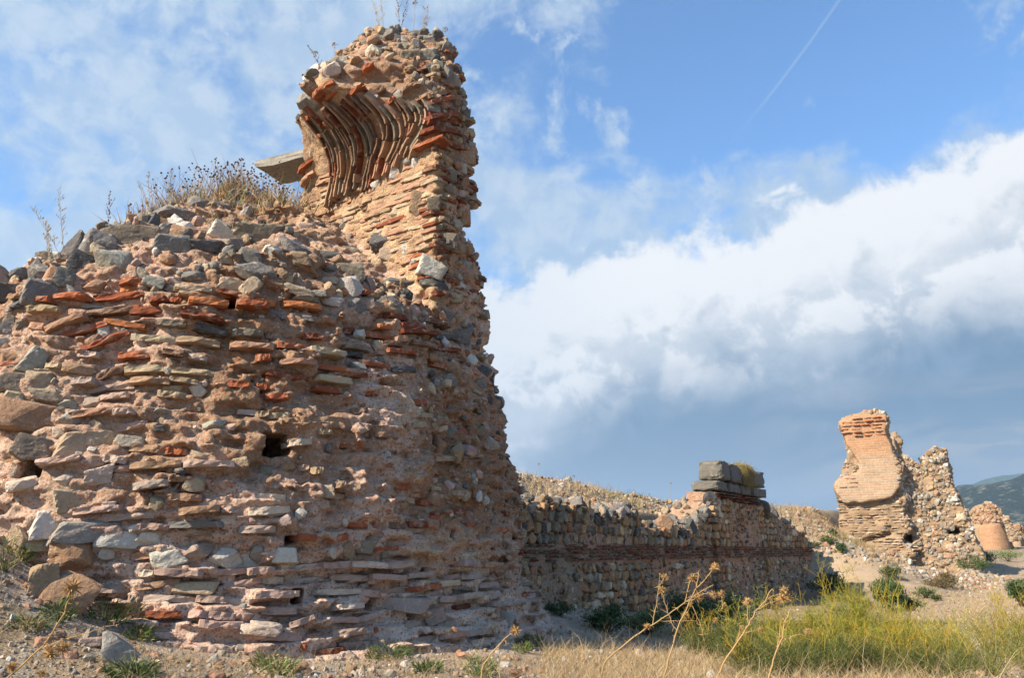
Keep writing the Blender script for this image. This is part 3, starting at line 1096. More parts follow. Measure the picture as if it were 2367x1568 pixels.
# ---- listed tiles: region, centre x, y, length, slope, colour
BR = """4 910 100 350 -6 b|4 1280 90 370 3 R|4 1670 130 330 10 R|4 560 180 300 -20 s|4 330 215 140 10 s|4 1020 190 310 10 o|4 650 255 410 -17 r|4 860 330 380 -22 r|4 1260 310 350 4 y
4 1640 340 340 8 t|4 1410 190 220 5 v|4 1720 240 260 15 k|4 2030 265 240 4 v|4 2070 375 340 4 s|4 1180 450 400 -2 r|4 1450 430 200 10 b|4 1600 460 200 8 d|4 2130 480 130 0 b|4 900 610 280 -25 b
4 1220 565 380 -2 y|4 1600 585 330 5 y|4 1250 660 300 3 q|4 1500 655 220 8 t|4 690 660 190 0 d|4 930 715 350 -7 p|4 1410 780 220 5 t|4 960 790 230 -5 p|4 780 920 320 -9 s|4 1020 915 180 -5 p
4 2070 920 260 5 d|4 1100 1020 230 -10 p|4 1220 1210 260 3 q|4 1460 1235 180 6 r|4 1270 1345 390 -2 q|4 1700 1340 390 -1 p|4 480 1310 310 -8 p|4 950 1300 170 8 c|4 950 1380 250 -4 p|4 1250 1500 270 -6 d
4 1410 1450 100 0 q|4 2280 610 200 5 R|4 1950 690 180 8 r|4 2150 710 140 0 r|4 2260 790 180 3 r
5 1520 90 260 3 q|5 1640 190 310 -5 q|5 820 190 330 -6 p|5 1050 250 380 -4 p|5 1270 330 240 2 p|5 1620 310 420 0 g|5 2190 200 320 -4 c|5 1900 190 170 3 p|5 2120 350 270 0 d|5 1190 710 140 2 c
5 1460 705 360 4 p|5 1840 700 330 -2 p|5 2140 685 200 -4 p|5 1280 810 330 -8 q|5 1950 810 370 -14 p|5 2230 770 170 5 c|5 1410 925 380 3 d|5 1720 930 220 3 p|5 2250 885 350 -3 c|5 830 840 320 3 d
5 1120 930 110 2 d|5 1810 1070 200 8 p|5 2260 1030 260 0 p|5 2250 1240 200 0 p|5 1640 1050 160 4 p
7 120 90 240 2 c|7 130 210 260 -2 c|7 870 320 250 2 R|7 1160 320 120 5 b|7 1400 310 210 3 R|7 430 415 150 3 r|7 690 425 160 -15 r|7 80 350 180 0 p|7 350 665 340 -6 c|7 680 640 290 -3 p|7 940 640 270 3 c
7 1170 640 220 -5 d|7 1245 625 80 0 y|7 440 770 340 -8 c|7 790 750 320 2 p|7 1080 745 260 3 p|7 1320 725 200 -3 d|7 1560 750 160 -8 p|7 150 890 290 0 p|7 680 870 360 -1 c|7 930 880 180 5 p
7 1150 855 290 -8 p|7 1400 830 200 -8 r|7 1630 830 240 3 d|7 780 985 200 -5 c|7 170 1030 260 2 p|7 660 1100 350 0 p|7 920 1075 170 -12 p|7 380 1110 190 -20 p|7 770 1200 240 -5 p|7 200 1245 320 2 p
7 830 1310 300 -2 p|7 1050 1295 160 3 p|7 1280 1145 150 -8 d|7 1450 1250 230 -8 p|7 1530 1145 160 -10 d|7 1830 1200 200 -8 d|7 1650 1215 150 -6 p|7 1590 1340 200 -8 p|7 1850 1280 160 -8 d|7 1640 1480 160 15 p
7 1760 740 160 -6 d|7 1900 810 160 -3 d|7 1760 620 90 0 d|7 1950 640 100 2 q|7 1780 900 220 -4 d|7 1960 900 140 -8 d|7 1570 930 110 3 p|7 1980 970 100 3 d|7 2000 730 120 -3 d|7 1900 1190 140 -8 p
1 1020 1405 400 -5 r|1 1700 1440 310 6 o|1 1290 1510 370 5 r|1 910 1520 350 -6 b|1 1450 1430 110 0 r|1 1310 1430 130 0 R|1 1100 1290 180 2 r|1 1080 1345 150 3 o|1 380 1440 150 0 r|1 600 1405 250 0 r|1 380 1510 220 0 t
1 2110 1460 240 6 o|1 1900 1370 250 12 R|1 2060 1500 130 5 t
3 250 1075 260 8 r|3 650 1085 300 8 o|3 240 1110 150 5 b|3 200 1310 240 3 v|3 460 1330 230 4 b|3 720 1340 170 6 R|3 230 1415 330 4 s|3 560 1420 240 5 r|3 850 1465 290 8 y|3 1090 1420 210 10 v|3 1280 1160 160 3 r
3 1420 1180 150 12 R|3 1350 1255 170 5 o|3 1610 1300 300 6 R|3 1740 1220 260 12 b|3 1270 1340 250 14 r|3 1440 1360 100 0 s|3 1460 1460 240 6 r|3 1010 1290 130 -5 R|3 1640 1400 200 14 b|3 1850 1340 200 8 k|3 1820 1440 200 8 R
3 620 1545 280 0 y|3 950 980 130 15 o|3 1880 1510 180 10 b|3 1760 980 100 0 R|3 1060 1490 140 10 k|3 1550 1250 200 8 R|3 1360 1400 160 6 b
6 360 110 280 2 s|6 60 85 120 0 r|6 580 30 290 6 y|6 260 220 350 8 R|6 630 260 270 8 y|6 670 160 280 10 r|6 1150 25 260 5 s|6 930 210 260 3 R|6 1000 120 260 10 r|6 1250 160 180 4 k|6 580 340 220 8 R
6 830 330 110 0 r|6 970 350 100 0 r|6 1180 320 260 -5 s|6 60 325 110 -5 r|6 1440 30 160 8 b|6 1550 140 200 14 r|6 1460 200 180 12 r|6 1640 240 150 20 q|6 1680 330 120 18 q|6 180 400 190 3 r|6 1370 430 110 0 r
6 1470 470 120 10 q|6 50 540 110 0 t|6 190 550 160 0 y|6 580 590 270 0 q|6 1560 570 100 10 t|6 1680 580 140 8 q|6 570 685 120 0 t|6 360 770 180 -5 c|6 720 780 80 0 r|6 850 790 60 0 r|6 780 880 200 0 t
6 1100 700 180 5 q|6 1190 510 160 4 q|6 1020 500 140 0 t|6 1670 680 150 6 r|6 1340 1010 110 0 t|6 1530 950 120 0 b|6 260 970 90 0 q|6 390 975 80 0 p|6 1220 1130 110 0 r|6 860 1130 110 0 t|6 700 1110 80 0 t
6 500 1000 90 0 t|6 1220 1230 230 5 y|6 1700 1180 130 3 t|6 1450 1260 160 3 r|6 1030 1330 170 5 r|6 1520 1350 150 3 R|6 1700 1330 100 3 R|6 1960 1130 90 10 R|6 870 1430 250 0 r|6 1400 1430 210 0 r
6 1600 1445 90 0 q|6 1810 1440 120 3 r|6 2100 1350 120 6 R|6 2040 1480 130 4 r|6 650 1210 140 0 q|6 1560 620 120 4 q|6 1860 680 80 8 r|6 2000 730 90 10 r|6 900 500 170 4 b|6 1380 540 150 3 t|6 1350 620 120 2 y
2 400 650 110 -35 r|2 560 740 200 -40 r|2 620 790 130 -38 r|2 850 740 130 -45 r|2 930 570 90 -35 r|2 1130 830 90 -50 r|2 1540 820 180 -38 r|2 1560 950 210 -5 R|2 1550 1080 220 10 R|2 1590 1190 240 22 R
2 1440 1190 260 -22 r|2 1000 770 150 -28 q|2 1280 730 160 -30 q|2 1390 800 150 -25 q|2 1290 860 110 -20 q|2 1600 1000 170 20 R|2 1480 780 120 -30 q
2 470 970 60 25 r|2 560 1010 90 55 r|2 530 1110 90 20 o|2 370 1260 180 -42 r|2 430 1370 160 -45 r|2 310 1460 200 -38 s|2 260 1500 160 -42 r|2 450 1480 150 -50 s|2 640 1440 220 -12 q|2 610 1490 200 -14 q"""
FACEBR = """2 880 1430 260 -22 q|2 1120 1360 260 -22 q|2 850 1500 230 -22 v|2 990 1435 120 -22 s|2 1150 1495 200 -20 s|2 1440 1490 150 -22 y|2 1290 1540 150 -18 s|2 640 1540 200 -16 q
3 900 30 200 -18 q|3 1110 50 280 -20 q|3 1400 55 200 -20 s|3 1560 30 150 -20 y|3 1220 130 200 -22 q|3 1440 130 230 -19 s|3 1580 90 120 -20 s|3 1060 205 160 -20 s|3 1220 215 200 -22 q|3 1410 235 240 -18 s
3 1080 290 220 -20 y|3 1290 255 150 -20 q|3 1240 320 140 -20 q|3 1600 310 140 -18 s|3 1370 390 260 -21 R|3 1580 400 200 -18 s|3 1420 470 170 -16 s|3 1500 520 120 -18 q|3 1620 350 120 -18 s|3 1560 670 160 -19 r|3 1680 640 140 -20 r
3 1580 750 120 -22 r|3 1600 700 170 -20 y|3 1500 720 90 -20 s|3 1650 600 130 -18 y|3 1560 440 150 -18 y|3 1690 460 130 -18 s|3 860 90 140 -12 q|3 1800 580 120 8 R|3 1830 630 130 8 R|3 1680 280 110 -18 s
3 1010 330 150 -22 y|3 1180 370 120 -22 q|3 1450 190 150 -18 y|3 1520 200 120 -18 s|3 1130 120 120 -20 q|3 950 140 130 -18 q|3 1660 170 100 -18 y|3 1320 300 110 -18 t|3 1250 420 110 -20 t"""
bm_ = Merge()
taken = []
for txt, inset in ((BR, 0), (FACEBR, 1)):
    for ln_ in txt.replace('\n', '|').split('|'):
        q = ln_.split()
        if len(q) < 6:
            continue
        reg = int(q[0]); cx_, cy_, L_, an_ = map(float, q[1:5])
        u, v = cpx(reg, cx_, cy_)
        p, d = hit_px(u, v)
        if p is None or p[1] > 14:
            continue
        ps = march(f_smooth, u, v)
        if ps is None: ps = p
        n = grad(f_smooth, ps)
        n = nrm(n * np.array([1, 1, .25]))
        if d @ n > -.1:
            n = nrm(n - d * .6)
        lpx = L_ / 2.6133 * .31831
        if inset:
            add_brick(bm_, p, d, n, an_, lpx, jitcol(COL[q[5]], rs, .12), rs.uniform(.042, .052), rs.uniform(.012, .03), .12)
        else:
            edge = cx_ > 700 and reg == 6
            out = rs.uniform(.0, .03) if edge else rs.uniform(.035, .10)
            if reg == 7 and cy_ < 600: out = .03
            add_brick(bm_, p, d, n, an_, lpx, jitcol(COL[q[5]], rs, .15), rs.uniform(.048, .064), out, .26)
        taken.append((u, v, lpx))
taken = np.array(taken)

# ---- filler tiles in the courses between them
def fill_courses():
    z = .1
    k = 0
    while z < 3.75:
        z += .072 + .02 * rs.rand(); k += 1
        th = -1.25 + rs.rand() * .1
        while th < 1.75:
            L = rs.uniform(.12, .36)
            thc = th + L / 8.6
            th += (L + rs.uniform(.01, .12)) / 4.2
            zz = z + .03 * math.sin(thc * 5 + k * .3)
            dens = float(vnoise(np.array([thc * 2.2]), np.array([zz * 1.6]), np.array([0.]), 77)[0])
            if rs.rand() > (.06 if thc > .35 or zz < .8 or zz > 2.6 else -.02) + .24 * dens + (.16 if zz < .8 else .08 if zz > 2.8 else 0) + (.10 if thc > .9 else 0):
                continue
            nh = np.array([math.sin(thc), -math.cos(thc), 0])
            o = np.array([CX, CY, zz]) + nh * 6.5
            h = BV.ray_cast(Vector(o), Vector(-nh), 6)
            if h[0] is None:
                continue
            p = np.array(h[0])
            dv = p - EYE
            dd = np.linalg.norm(dv)
            b_ = dv[1] * CP + dv[2] * SP
            u = 512 + FPX * dv[0] / b_; v = 339.5 - FPX * (-dv[1] * SP + dv[2] * CP) / b_
            if len(taken):
                m_ = (np.abs(taken[:, 1] - v) < 4.6) & (np.abs(taken[:, 0] - u) < taken[:, 2] * .5 + 8)
                if m_.any():
                    continue
            t = np.array([nh[1], -nh[0], 0]) * -1
            t = nrm(t + np.array([0, 0, rs.uniform(-.12, .12)]))
            nn = nrm(nh - t * (nh @ t) + np.array([0, 0, rs.uniform(-.1, .1)]))
            az_ = np.cross(t, -nn)
            fl = az_[2] > 0
            az_ = az_ if fl else -az_
            c_ = rs.choice(list('rRrbqtsdpy') if zz > 1.9 or thc > .5 else list('ppdqcsrtd'))
            UV, UF = BRICKS[rs.randint(len(BRICKS))]
            out = rs.uniform(.0, .055)
            if zz < .9: out += .03
            if thc > .35 and .9 < zz < 2.9: out = rs.uniform(-.02, .02)
            bm_.add(xf(UV, t, -nn, az_, p + nn * (out - .11), (L, .22, rs.uniform(.035, .058))), UF if fl else UF[:, ::-1], jitcol(COL[c_], rs))


fill_courses()
# right flank of the fragment: rough broken core, tile ends and stones
for zrow in np.arange(4.15, 6.15, .088):        # flush rows of tiles on the standing face
    a_ = rs.uniform(.02, .2)
    while a_ < 2.9:
        L = rs.uniform(.16, .36)
        am = a_ + L / 2
        zc_ = zrow + rs.uniform(-.008, .008)
        if rs.rand() < .58 + .3 * float(vnoise(np.array([am * 1.5]), np.array([zrow * 1.5]), np.array([0.]), 19)[0]) and zc_ < 6.1 - .0 * am:
            o = np.array([KP[0], KP[1], zc_]) + np.append(TT, 0) * am - np.append(MM, 0) * 2.5
            h = BV.ray_cast(Vector(o), Vector(np.append(MM, 0)), 4)
            if h[0] is not None and abs(loc_ab(h[0][0], h[0][1])[1] + over(am, zc_)) < .16:
                p = np.array(h[0]); n = -np.append(MM, 0); t = np.append(TT, 0) * -1
                az_ = np.cross(t, -n); fl = az_[2] > 0; az_ = az_ if fl else -az_
                UV, UF = BRICKS[rs.randint(len(BRICKS))]
                bm_.add(xf(UV, t, -n, az_, p + n * (rs.uniform(.004, .022) - .06), (L * .97, .12, rs.uniform(.036, .046))), UF if fl else UF[:, ::-1], jitcol(COL[rs.choice(list('qsytqbqy'))], rs, .15))
        a_ += L + .015
for i in range(150):
    z = rs.uniform(4.2, 7.9)
    o = np.array([KP[0], KP[1], 0]) + np.append(MM, 0) * rs.uniform(.0, 1.0) - np.append(TT, 0) * 1.5 + [0, 0, z]
    h = BV.ray_cast(Vector(o), Vector(np.append(TT, 0)), 3)
    if h[0] is None:
        continue
    p = np.array(h[0]); n = np.append(-TT, 0)
    t = nrm(np.append(MM, rs.uniform(-.15, .15)))
    UV, UF = BRICKS[rs.randint(len(BRICKS))]
    az_ = np.cross(t, -n); fl = az_[2] > 0; az_ = az_ if fl else -az_
    bm_.add(xf(UV, t, -n, az_, p + n * rs.uniform(-.10, -.045), (rs.uniform(.10, .28), .22, .045)), UF if fl else UF[:, ::-1], jitcol(COL[rs.choice(list('RrbqtRb'))], rs))
# lower right flank, near the silhouette
M_BR = put('brick_courses', bm_.mesh('brick_courses', False), M_BRICK, pier)

# ---- curved tile ribs under the vault
rb = Merge()
for i in range(24):
    a0 = .08 + i * .077
    zt = 6.86 + .25 * sstep(a0, 1.0, 2.6) + rs.uniform(-.08, .06)
    zb = 5.92 + .16 * sstep(a0, 1.3, 0.1) + rs.uniform(-.08, .08)
    zz = np.linspace(zt, zb, 15)
    s_ = np.clip((zt - zz) / (zt - zb), 0, 1)
    aa = a0 - .13 * np.sin(np.clip(s_ / .8, 0, 1) * math.pi) + .32 * s_ ** 1.6
    bb_ = -over(aa, zz)
    c = np.stack([KP[0] + TT[0] * aa + MM[0] * bb_, KP[1] + TT[1] * aa + MM[1] * bb_, zz], 1)
    outv = np.stack([-MM[0] + 0 * s_, -MM[1] + 0 * s_, -.75 * (1 - s_)], 1)
    lift = rs.uniform(.05, .11)
    k = 0
    while k < 14:
        e2 = min(k + rs.randint(3, 6), 14)
        if 14 - e2 < 2: e2 = 14
        if rs.rand() < .07:
            k = e2
            continue
        seg = c[k:e2 + 1].copy() + outv[k:e2 + 1] * (lift + rs.uniform(-.022, .018))
        tt_ = seg[-1] - seg[0]
        seg[-1] -= tt_ / np.linalg.norm(tt_) * .02
        sweep_rect(rb, seg, outv[k:e2 + 1], rs.uniform(.023, .031), .22, jitcol(COL[rs.choice(list('qbvbqR' if a0 > .8 else 'qqRbsv'))], rs, .15), rs)  # greyish brown tiles, darkened to stand for shade under the overhang
        k = e2
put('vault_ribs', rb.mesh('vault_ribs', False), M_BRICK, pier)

# ---- stones: region, x, y, w, h, angle, colour
ST = """1 70 1340 200 170 5 k|1 280 1320 230 180 -8 g|1 230 1430 240 110 10 k|1 560 910 150 210 30 k|1 790 1000 230 240 20 g|1 1090 910 370 210 -8 v|1 1230 790 270 150 10 b|1 1470 740 320 140 8 g|1 1680 740 130 110 0 q
1 2040 680 350 170 10 G|1 1950 580 170 110 5 k|1 1370 850 150 90 0 g|1 1550 880 220 150 5 q|1 1380 950 240 130 -10 g|1 1830 860 190 120 25 w|1 1690 970 190 100 0 k|1 1890 980 230 120 -15 v|1 2130 870 290 190 5 v
1 1530 1020 120 130 0 y|1 1260 1010 110 90 0 q|1 960 1090 230 200 -20 G|1 550 1230 180 130 5 g|1 330 1210 110 110 0 g|1 420 1220 110 150 20 q|1 700 1110 200 140 10 k|1 600 1340 150 90 5 G|1 780 1300 170 100 -10 q
1 1180 1200 110 120 -20 G|1 1260 1260 150 90 5 G|1 1620 1220 210 90 0 g|1 2110 1200 330 180 15 g|1 1870 1280 200 100 0 y|1 2060 1300 110 180 35 y|1 2240 1010 150 100 -15 w|1 2060 1060 160 120 10 g|1 1840 1070 120 80 0 y
1 1410 1320 110 60 0 g|1 2260 1530 150 80 15 g|1 480 1150 120 100 20 k|1 1780 650 150 70 5 g|1 2210 660 110 90 0 k|1 2100 605 120 70 0 G|1 910 840 90 90 0 g|1 1720 1140 90 70 0 w|1 1280 700 120 70 0 g|1 1560 650 130 70 0 g
3 410 610 150 90 -5 w|3 590 590 220 120 15 g|3 790 540 350 160 5 k|3 890 640 240 120 0 k|3 1070 620 160 130 5 v|3 1310 550 280 180 15 k|3 1340 640 180 120 0 y|3 850 770 260 150 -5 v|3 1060 760 190 130 10 v|3 640 680 150 100 0 t
3 470 730 130 80 10 g|3 1140 870 190 100 5 k|3 1450 890 430 160 7 k|3 1390 700 100 60 -5 q|3 540 850 80 80 0 y|3 600 930 280 70 12 y|3 680 1020 240 90 0 v|3 890 860 120 50 5 y|3 800 960 110 60 0 G|3 910 1030 160 90 10 w
3 1090 1070 190 130 -15 g|3 1350 1050 160 100 -10 g|3 1500 1010 230 130 10 v|3 460 1150 210 80 15 g|3 700 1170 120 45 5 g|3 1240 1000 130 60 -10 t|3 990 400 150 90 0 g|3 730 330 130 70 0 G|3 790 390 110 70 0 k|3 700 400 130 70 0 d
3 1770 740 270 190 20 w|3 1480 595 95 110 0 w|3 1650 530 100 90 0 G|3 1740 890 200 100 20 k|3 1830 1150 130 100 20 g|3 1980 1330 160 130 0 g|3 2030 1260 90 80 0 g|3 1930 1010 100 80 0 y|3 2000 1430 110 80 0 G|3 1600 830 120 80 20 g
3 1050 130 80 90 10 q|3 1400 310 150 130 0 y|3 1600 220 200 170 0 t|3 1250 60 150 80 -25 w|3 1500 440 110 60 -15 y|3 1900 140 80 100 0 t|3 1960 120 70 110 0 w|3 1870 60 90 80 0 t|3 1740 230 110 150 0 v|3 1940 300 80 90 0 t
3 2030 320 90 120 0 q|3 1850 540 150 120 0 v|3 1960 600 110 110 0 t|3 2010 750 90 110 0 G|3 1950 850 90 80 0 G|3 1850 930 100 110 30 c|3 1890 560 80 60 0 y|3 1780 430 90 60 0 v|3 1240 400 110 70 0 d|3 1960 900 90 60 0 w
2 1150 1420 150 110 0 w|2 1300 1350 110 120 0 w|2 1000 1490 160 80 -30 w|2 990 430 150 130 0 w|2 1130 285 170 120 0 g|2 960 330 150 90 -20 g|2 1270 460 180 120 -20 v|2 700 450 170 90 -10 G|2 600 570 170 120 -35 c|2 710 540 110 100 0 G
2 1240 370 110 60 5 G|2 1340 360 90 90 0 g|2 1430 440 110 120 0 G|2 1590 430 110 180 0 g|2 1430 320 110 60 0 G|2 1340 280 120 80 0 g|2 500 550 120 80 -10 g|2 400 590 80 100 0 v|2 850 380 110 80 -15 v|2 830 490 100 60 -20 q
2 460 1110 70 80 -30 k|2 375 1360 100 90 0 y|2 440 1270 80 120 -20 y|2 1600 600 90 130 0 g|2 1660 600 100 110 0 k|2 1700 740 80 70 0 G|2 1820 1170 60 90 0 G|2 1700 1390 100 80 0 w|2 1500 560 140 140 0 k|2 1560 1310 150 110 30 t
2 1790 900 70 130 0 g|2 1750 830 60 90 0 g|2 1480 480 60 120 20 k|2 1180 310 100 80 0 g|2 1830 1060 50 110 0 v|2 1650 660 80 90 0 G|2 1600 1440 140 110 0 v|2 1720 1530 110 90 0 G|2 1780 1300 90 100 0 t|2 1700 1150 100 100 0 v
4 260 900 480 290 8 q|4 540 850 160 110 15 G|4 590 950 210 140 0 G|4 500 1060 120 90 -10 c|4 640 1150 450 180 -8 y|4 300 1180 330 160 5 v|4 100 1300 150 160 -10 q|4 790 1000 130 80 0 y|4 340 730 190 90 5 y|4 120 770 160 90 0 y
4 100 640 210 150 0 v|4 300 610 160 140 0 y|4 230 460 160 200 20 G|4 70 490 160 150 0 q|4 190 190 180 140 -25 v|4 40 200 110 110 0 g|4 40 340 130 120 0 g|4 30 690 110 90 0 v|4 1420 700 140 80 0 y|4 1640 700 120 110 -40 c
4 1410 490 90 80 0 q|4 1580 1485 160 110 0 y|4 1770 1000 170 80 -10 G|4 1310 890 100 50 0 G|4 1300 1030 90 50 0 k|4 810 1410 190 150 -10 c|4 160 1490 180 90 -15 c|4 520 1460 150 90 0 c|4 800 820 190 120 5 d|4 1650 1250 150 60 5 y
4 1980 1300 120 80 0 t|4 2210 1380 130 70 -5 v|4 640 530 210 90 5 q|4 1100 1130 260 80 0 c|4 340 560 110 60 0 y|4 20 780 100 80 0 y
5 550 100 200 170 -10 y|5 890 140 90 50 0 c|5 360 320 250 190 -5 w|5 660 360 440 150 -8 G|5 150 440 170 170 0 y|5 330 470 210 100 0 y|5 620 540 320 250 -10 q|5 960 430 290 170 0 w|5 1210 460 210 150 5 w|5 1370 600 250 140 -15 w
5 1620 550 260 130 -5 d|5 1850 600 250 160 0 w|5 2080 590 200 140 -5 w|5 860 550 110 80 0 c|5 1610 820 290 90 0 y|5 1930 950 190 100 0 c|5 2000 1040 190 110 0 p|5 2150 1160 270 100 5 c|5 920 370 130 90 -20 p|5 1110 330 90 60 -20 c
7 240 570 200 110 0 w|7 750 520 150 140 0 t|7 910 500 200 120 5 v|7 1110 540 130 100 0 G|7 250 270 110 80 -10 d|7 1240 950 410 110 3 d|7 1490 1050 160 130 -20 d|7 90 1150 200 110 0 c|7 470 1220 170 80 0 s|7 640 550 70 80 0 c
7 900 815 80 60 30 d|7 750 700 70 70 0 d|7 2030 1050 210 120 20 G|7 1420 1000 130 140 -30 d|7 30 560 120 130 0 G
6 1110 855 65 60 0 g|6 130 980 130 70 -5 v|6 1870 270 100 110 0 g|6 1900 170 120 90 25 k|6 1800 360 90 60 0 g|6 645 212 75 55 0 y|6 600 1150 140 110 0 y|6 1940 420 90 120 0 k|6 1800 80 110 70 0 G|6 1960 230 60 120 0 k
6 1990 690 110 80 20 k|6 1850 440 80 90 0 v|6 2030 900 70 90 10 b|6 1900 330 80 80 0 v|6 1440 1330 90 60 0 t|6 1820 740 110 110 0 t|6 1310 400 60 80 0 t|6 2080 1020 60 110 20 b|6 820 470 90 60 0 t|6 1490 640 150 110 0 q"""
stones = []
for ln_ in ST.replace('\n', '|').split('|'):
    q = ln_.split()
    if len(q) < 7:
        continue
    reg = int(q[0]); cx_, cy_, w_, h_, an_ = map(float, q[1:6])
    stones.append((w_ * h_, reg, cx_, cy_, w_, h_, an_, q[6]))
stones.sort(key=lambda s: -s[0])
small = Merge()
nbig = 0
for si, (ar, reg, cx_, cy_, w_, h_, an_, ck) in enumerate(stones):
    u, v = cpx(reg, cx_, cy_)
    p, d = hit_px(u, v)
    if p is None or p[1] > 14.5:
        # silhouette stone: shift towards the masonry until the ray meets it
        for k in range(1, 14):
            p, d = hit_px(u - 1.0 * k if u > 300 else u + 1.0 * k, v + 1.5 * k)
            if p is not None and p[1] < 14.5:
                break
    if p is None or p[1] > 14.5:
        continue
    dist = np.linalg.norm(p - EYE)
    sc_ = .31831 / 2.6133 / FPX * dist
    gk = 1.28 if (reg in (1, 3) and p[2] > 3.6 and w_ > 120 and ck != 'w') else 1.12
    w3, h3 = w_ * sc_ * gk, h_ * sc_ * gk
    n = grad(f_smooth, p)
    # axes: in the picture plane but lying with the surface
    vd = nrm(d * [1, 1, .55])
    ax = nrm(np.cross(vd, [0, 0, 1.0])); upv = nrm(np.cross(ax, vd))
    ca, sa = math.cos(R(-an_)), math.sin(R(-an_))
    ax2 = ax * ca + upv * sa; up2 = -ax * sa + upv * ca
    dep = .75 * (w3 * h3) ** .5 + .05
    flush = (reg in (2, 3) and loc_ab(p[0], p[1])[1] < .2 and loc_ab(p[0], p[1])[0] > .1 and p[2] > 4.3 and p[2] < 6.9)
    if reg == 3 and ck == 'w' and w_ > 250: w3 *= .82; h3 *= .82; flush = True
    out = (-dep * .40) if flush else (-dep * .16 if p[2] > 3.4 or p[2] < 1.2 else -dep * .26)
    c = p + nrm(n + np.array([0, 0, .1])) * out
    if reg == 1 and cy_ < 1000:
        c = c + np.array([0, 0, .02])
    s_ = 4 if ar > 20000 else 3
    UV, UF = rock(si * 5 + 1, s_)
    V2 = xf(UV, ax2, vd, up2, c, (w3, dep, h3))
    UF2 = UF if np.dot(np.cross(ax2, vd), up2) > 0 else UF[:, ::-1]
    col = jitcol(COL[ck], rs, .10)
    if nbig < 98:
        mm = Merge(); mm.add(V2, UF2, col)
        put('stone', mm.mesh('stone', False), M_STONE, pier)
        nbig += 1
    else:
        small.add(V2, UF2, col)
# small rubble between: pebbles and chips over the cap, the slope and the mortar
for i in range(2600):
    m_ = rs.rand()
    if m_ < .42:      # cap and crest
        r_ = 4.1 * math.sqrt(rs.rand()); t_ = rs.uniform(-1.9, 1.9)
        o = np.array([CX + r_ * math.sin(t_), CY - r_ * math.cos(t_), 12.0]); dr = (0, 0, -1)
        sz = rs.gamma(2, .035) + .03
    elif m_ < .55:    # top and flank of the fragment
        a_ = rs.uniform(-.1, 2.6); b_ = rs.uniform(-.6, 1.0)
        o = np.array([KP[0] + TT[0] * a_ + MM[0] * b_, KP[1] + TT[1] * a_ + MM[1] * b_, 12.0]); dr = (0, 0, -1)
        sz = rs.gamma(2, .03) + .03
    elif m_ < .66:
        o = np.array([KP[0], KP[1], 0]) + np.append(MM, 0) * rs.uniform(-.1, 1.1) - np.append(TT, 0) * 1.5 + [0, 0, rs.uniform(3.7, 8)]
        dr = tuple(np.append(TT, 0)); sz = rs.gamma(2, .024) + .025
    else:
        t_ = rs.uniform(-1.2, 1.7); z_ = rs.uniform(.1, 3.9)
        nh = np.array([math.sin(t_), -math.cos(t_), 0])
        o = np.array([CX, CY, z_]) + nh * 6.5; dr = tuple(-nh)
        sz = rs.gamma(2, .014) + .014
        if t_ > .9 and z_ > 1.5: sz *= 1.9
    h = BV.ray_cast(Vector(o), Vector(dr), 14)
    if h[0] is None:
        continue
    p = np.array(h[0])
    UV, UF = rock(rs.randint(14), 2)
    RR = rand_rot(rs)
    dm = sz * rs.uniform(.6, 1.3, 3)
    ck = rs.choice(list('tqvybGqtv')) if .42 <= m_ < .66 else rs.choice(list('gkGtvwyqp')) if (m_ < .66 or sz > .07) else rs.choice(list('dcpyGqrw'))
    small.add((UV * dm) @ RR.T + p + np.array(h[1]) * sz * .08, UF, jitcol(COL[ck], rs, .2))
ob = put('rubble', small.mesh('rubble', False), M_STONE, pier)
ob['kind'] = 'stuff'

# ---- marble slab sticking out behind on the left
def slab():
    bm = bmesh.new()
    bmesh.ops.create_cube(bm, size=1)
    bmesh.ops.subdivide_edges(bm, edges=bm.edges[:], cuts=7, use_grid_fill=True)
    for v in bm.verts:
        c = np.array(v.co)
        n_ = float(fbm(np.array([c[0] * 2]), np.array([c[1] * 2]), np.array([c[2]]), .5, 2, 8)[0])
        v.co.z *= 1 - .30 * (c[2] < 0) * (abs(c[0] + .1) > .35) + .1 * n_
        v.co.y += .03 * n_
        v.co.x += .02 * n_
    V = np.array([v.co[:] for v in bm.verts]); F = np.array([[v.index for v in f.verts] for f in bm.faces])
    bm.free()
    return V, F


sv, sf = slab()
p0 = at_y(266, 171, 12.2); p1 = at_y(303, 162, 11.9)
t = nrm(p1 - p0); up = nrm(np.cross(t, [0, 1, 0])); up = up if up[2] > 0 else -up
bk = np.cross(up, t)
mm = Merge(); mm.add(xf(sv, t, bk, up, (p0 + p1) / 2 + t * .25 + bk * .1, (np.linalg.norm(p1 - p0) + .5, .7, .14)), sf, np.array(COL['G']) * .95)
put('marble_slab', mm.mesh('marble_slab', False), M_STONE, pier)
# ------------------------------------------------------------------ the old wall in the middle distance
def sxy(s, n=0.0):
    return W0 + WD * s + WN * n


WR = math.atan2(WD[1], WD[0])          # rotation of the wall's own frame: x along, y behind


def wall_frame(o_name, s0, label, cat):
    b = sxy(s0)
    r = root(o_name, (b[0], b[1], 0.0), label, cat)
    r.rotation_euler = (0, 0, WR)
    return r


def child(name, me, mat, par, kind=None):
    o = bpy.data.objects.new(name, me)
    scene.collection.objects.link(o)
    me.materials.append(mat)
    o.parent = par
    if kind: o['kind'] = kind
    return o


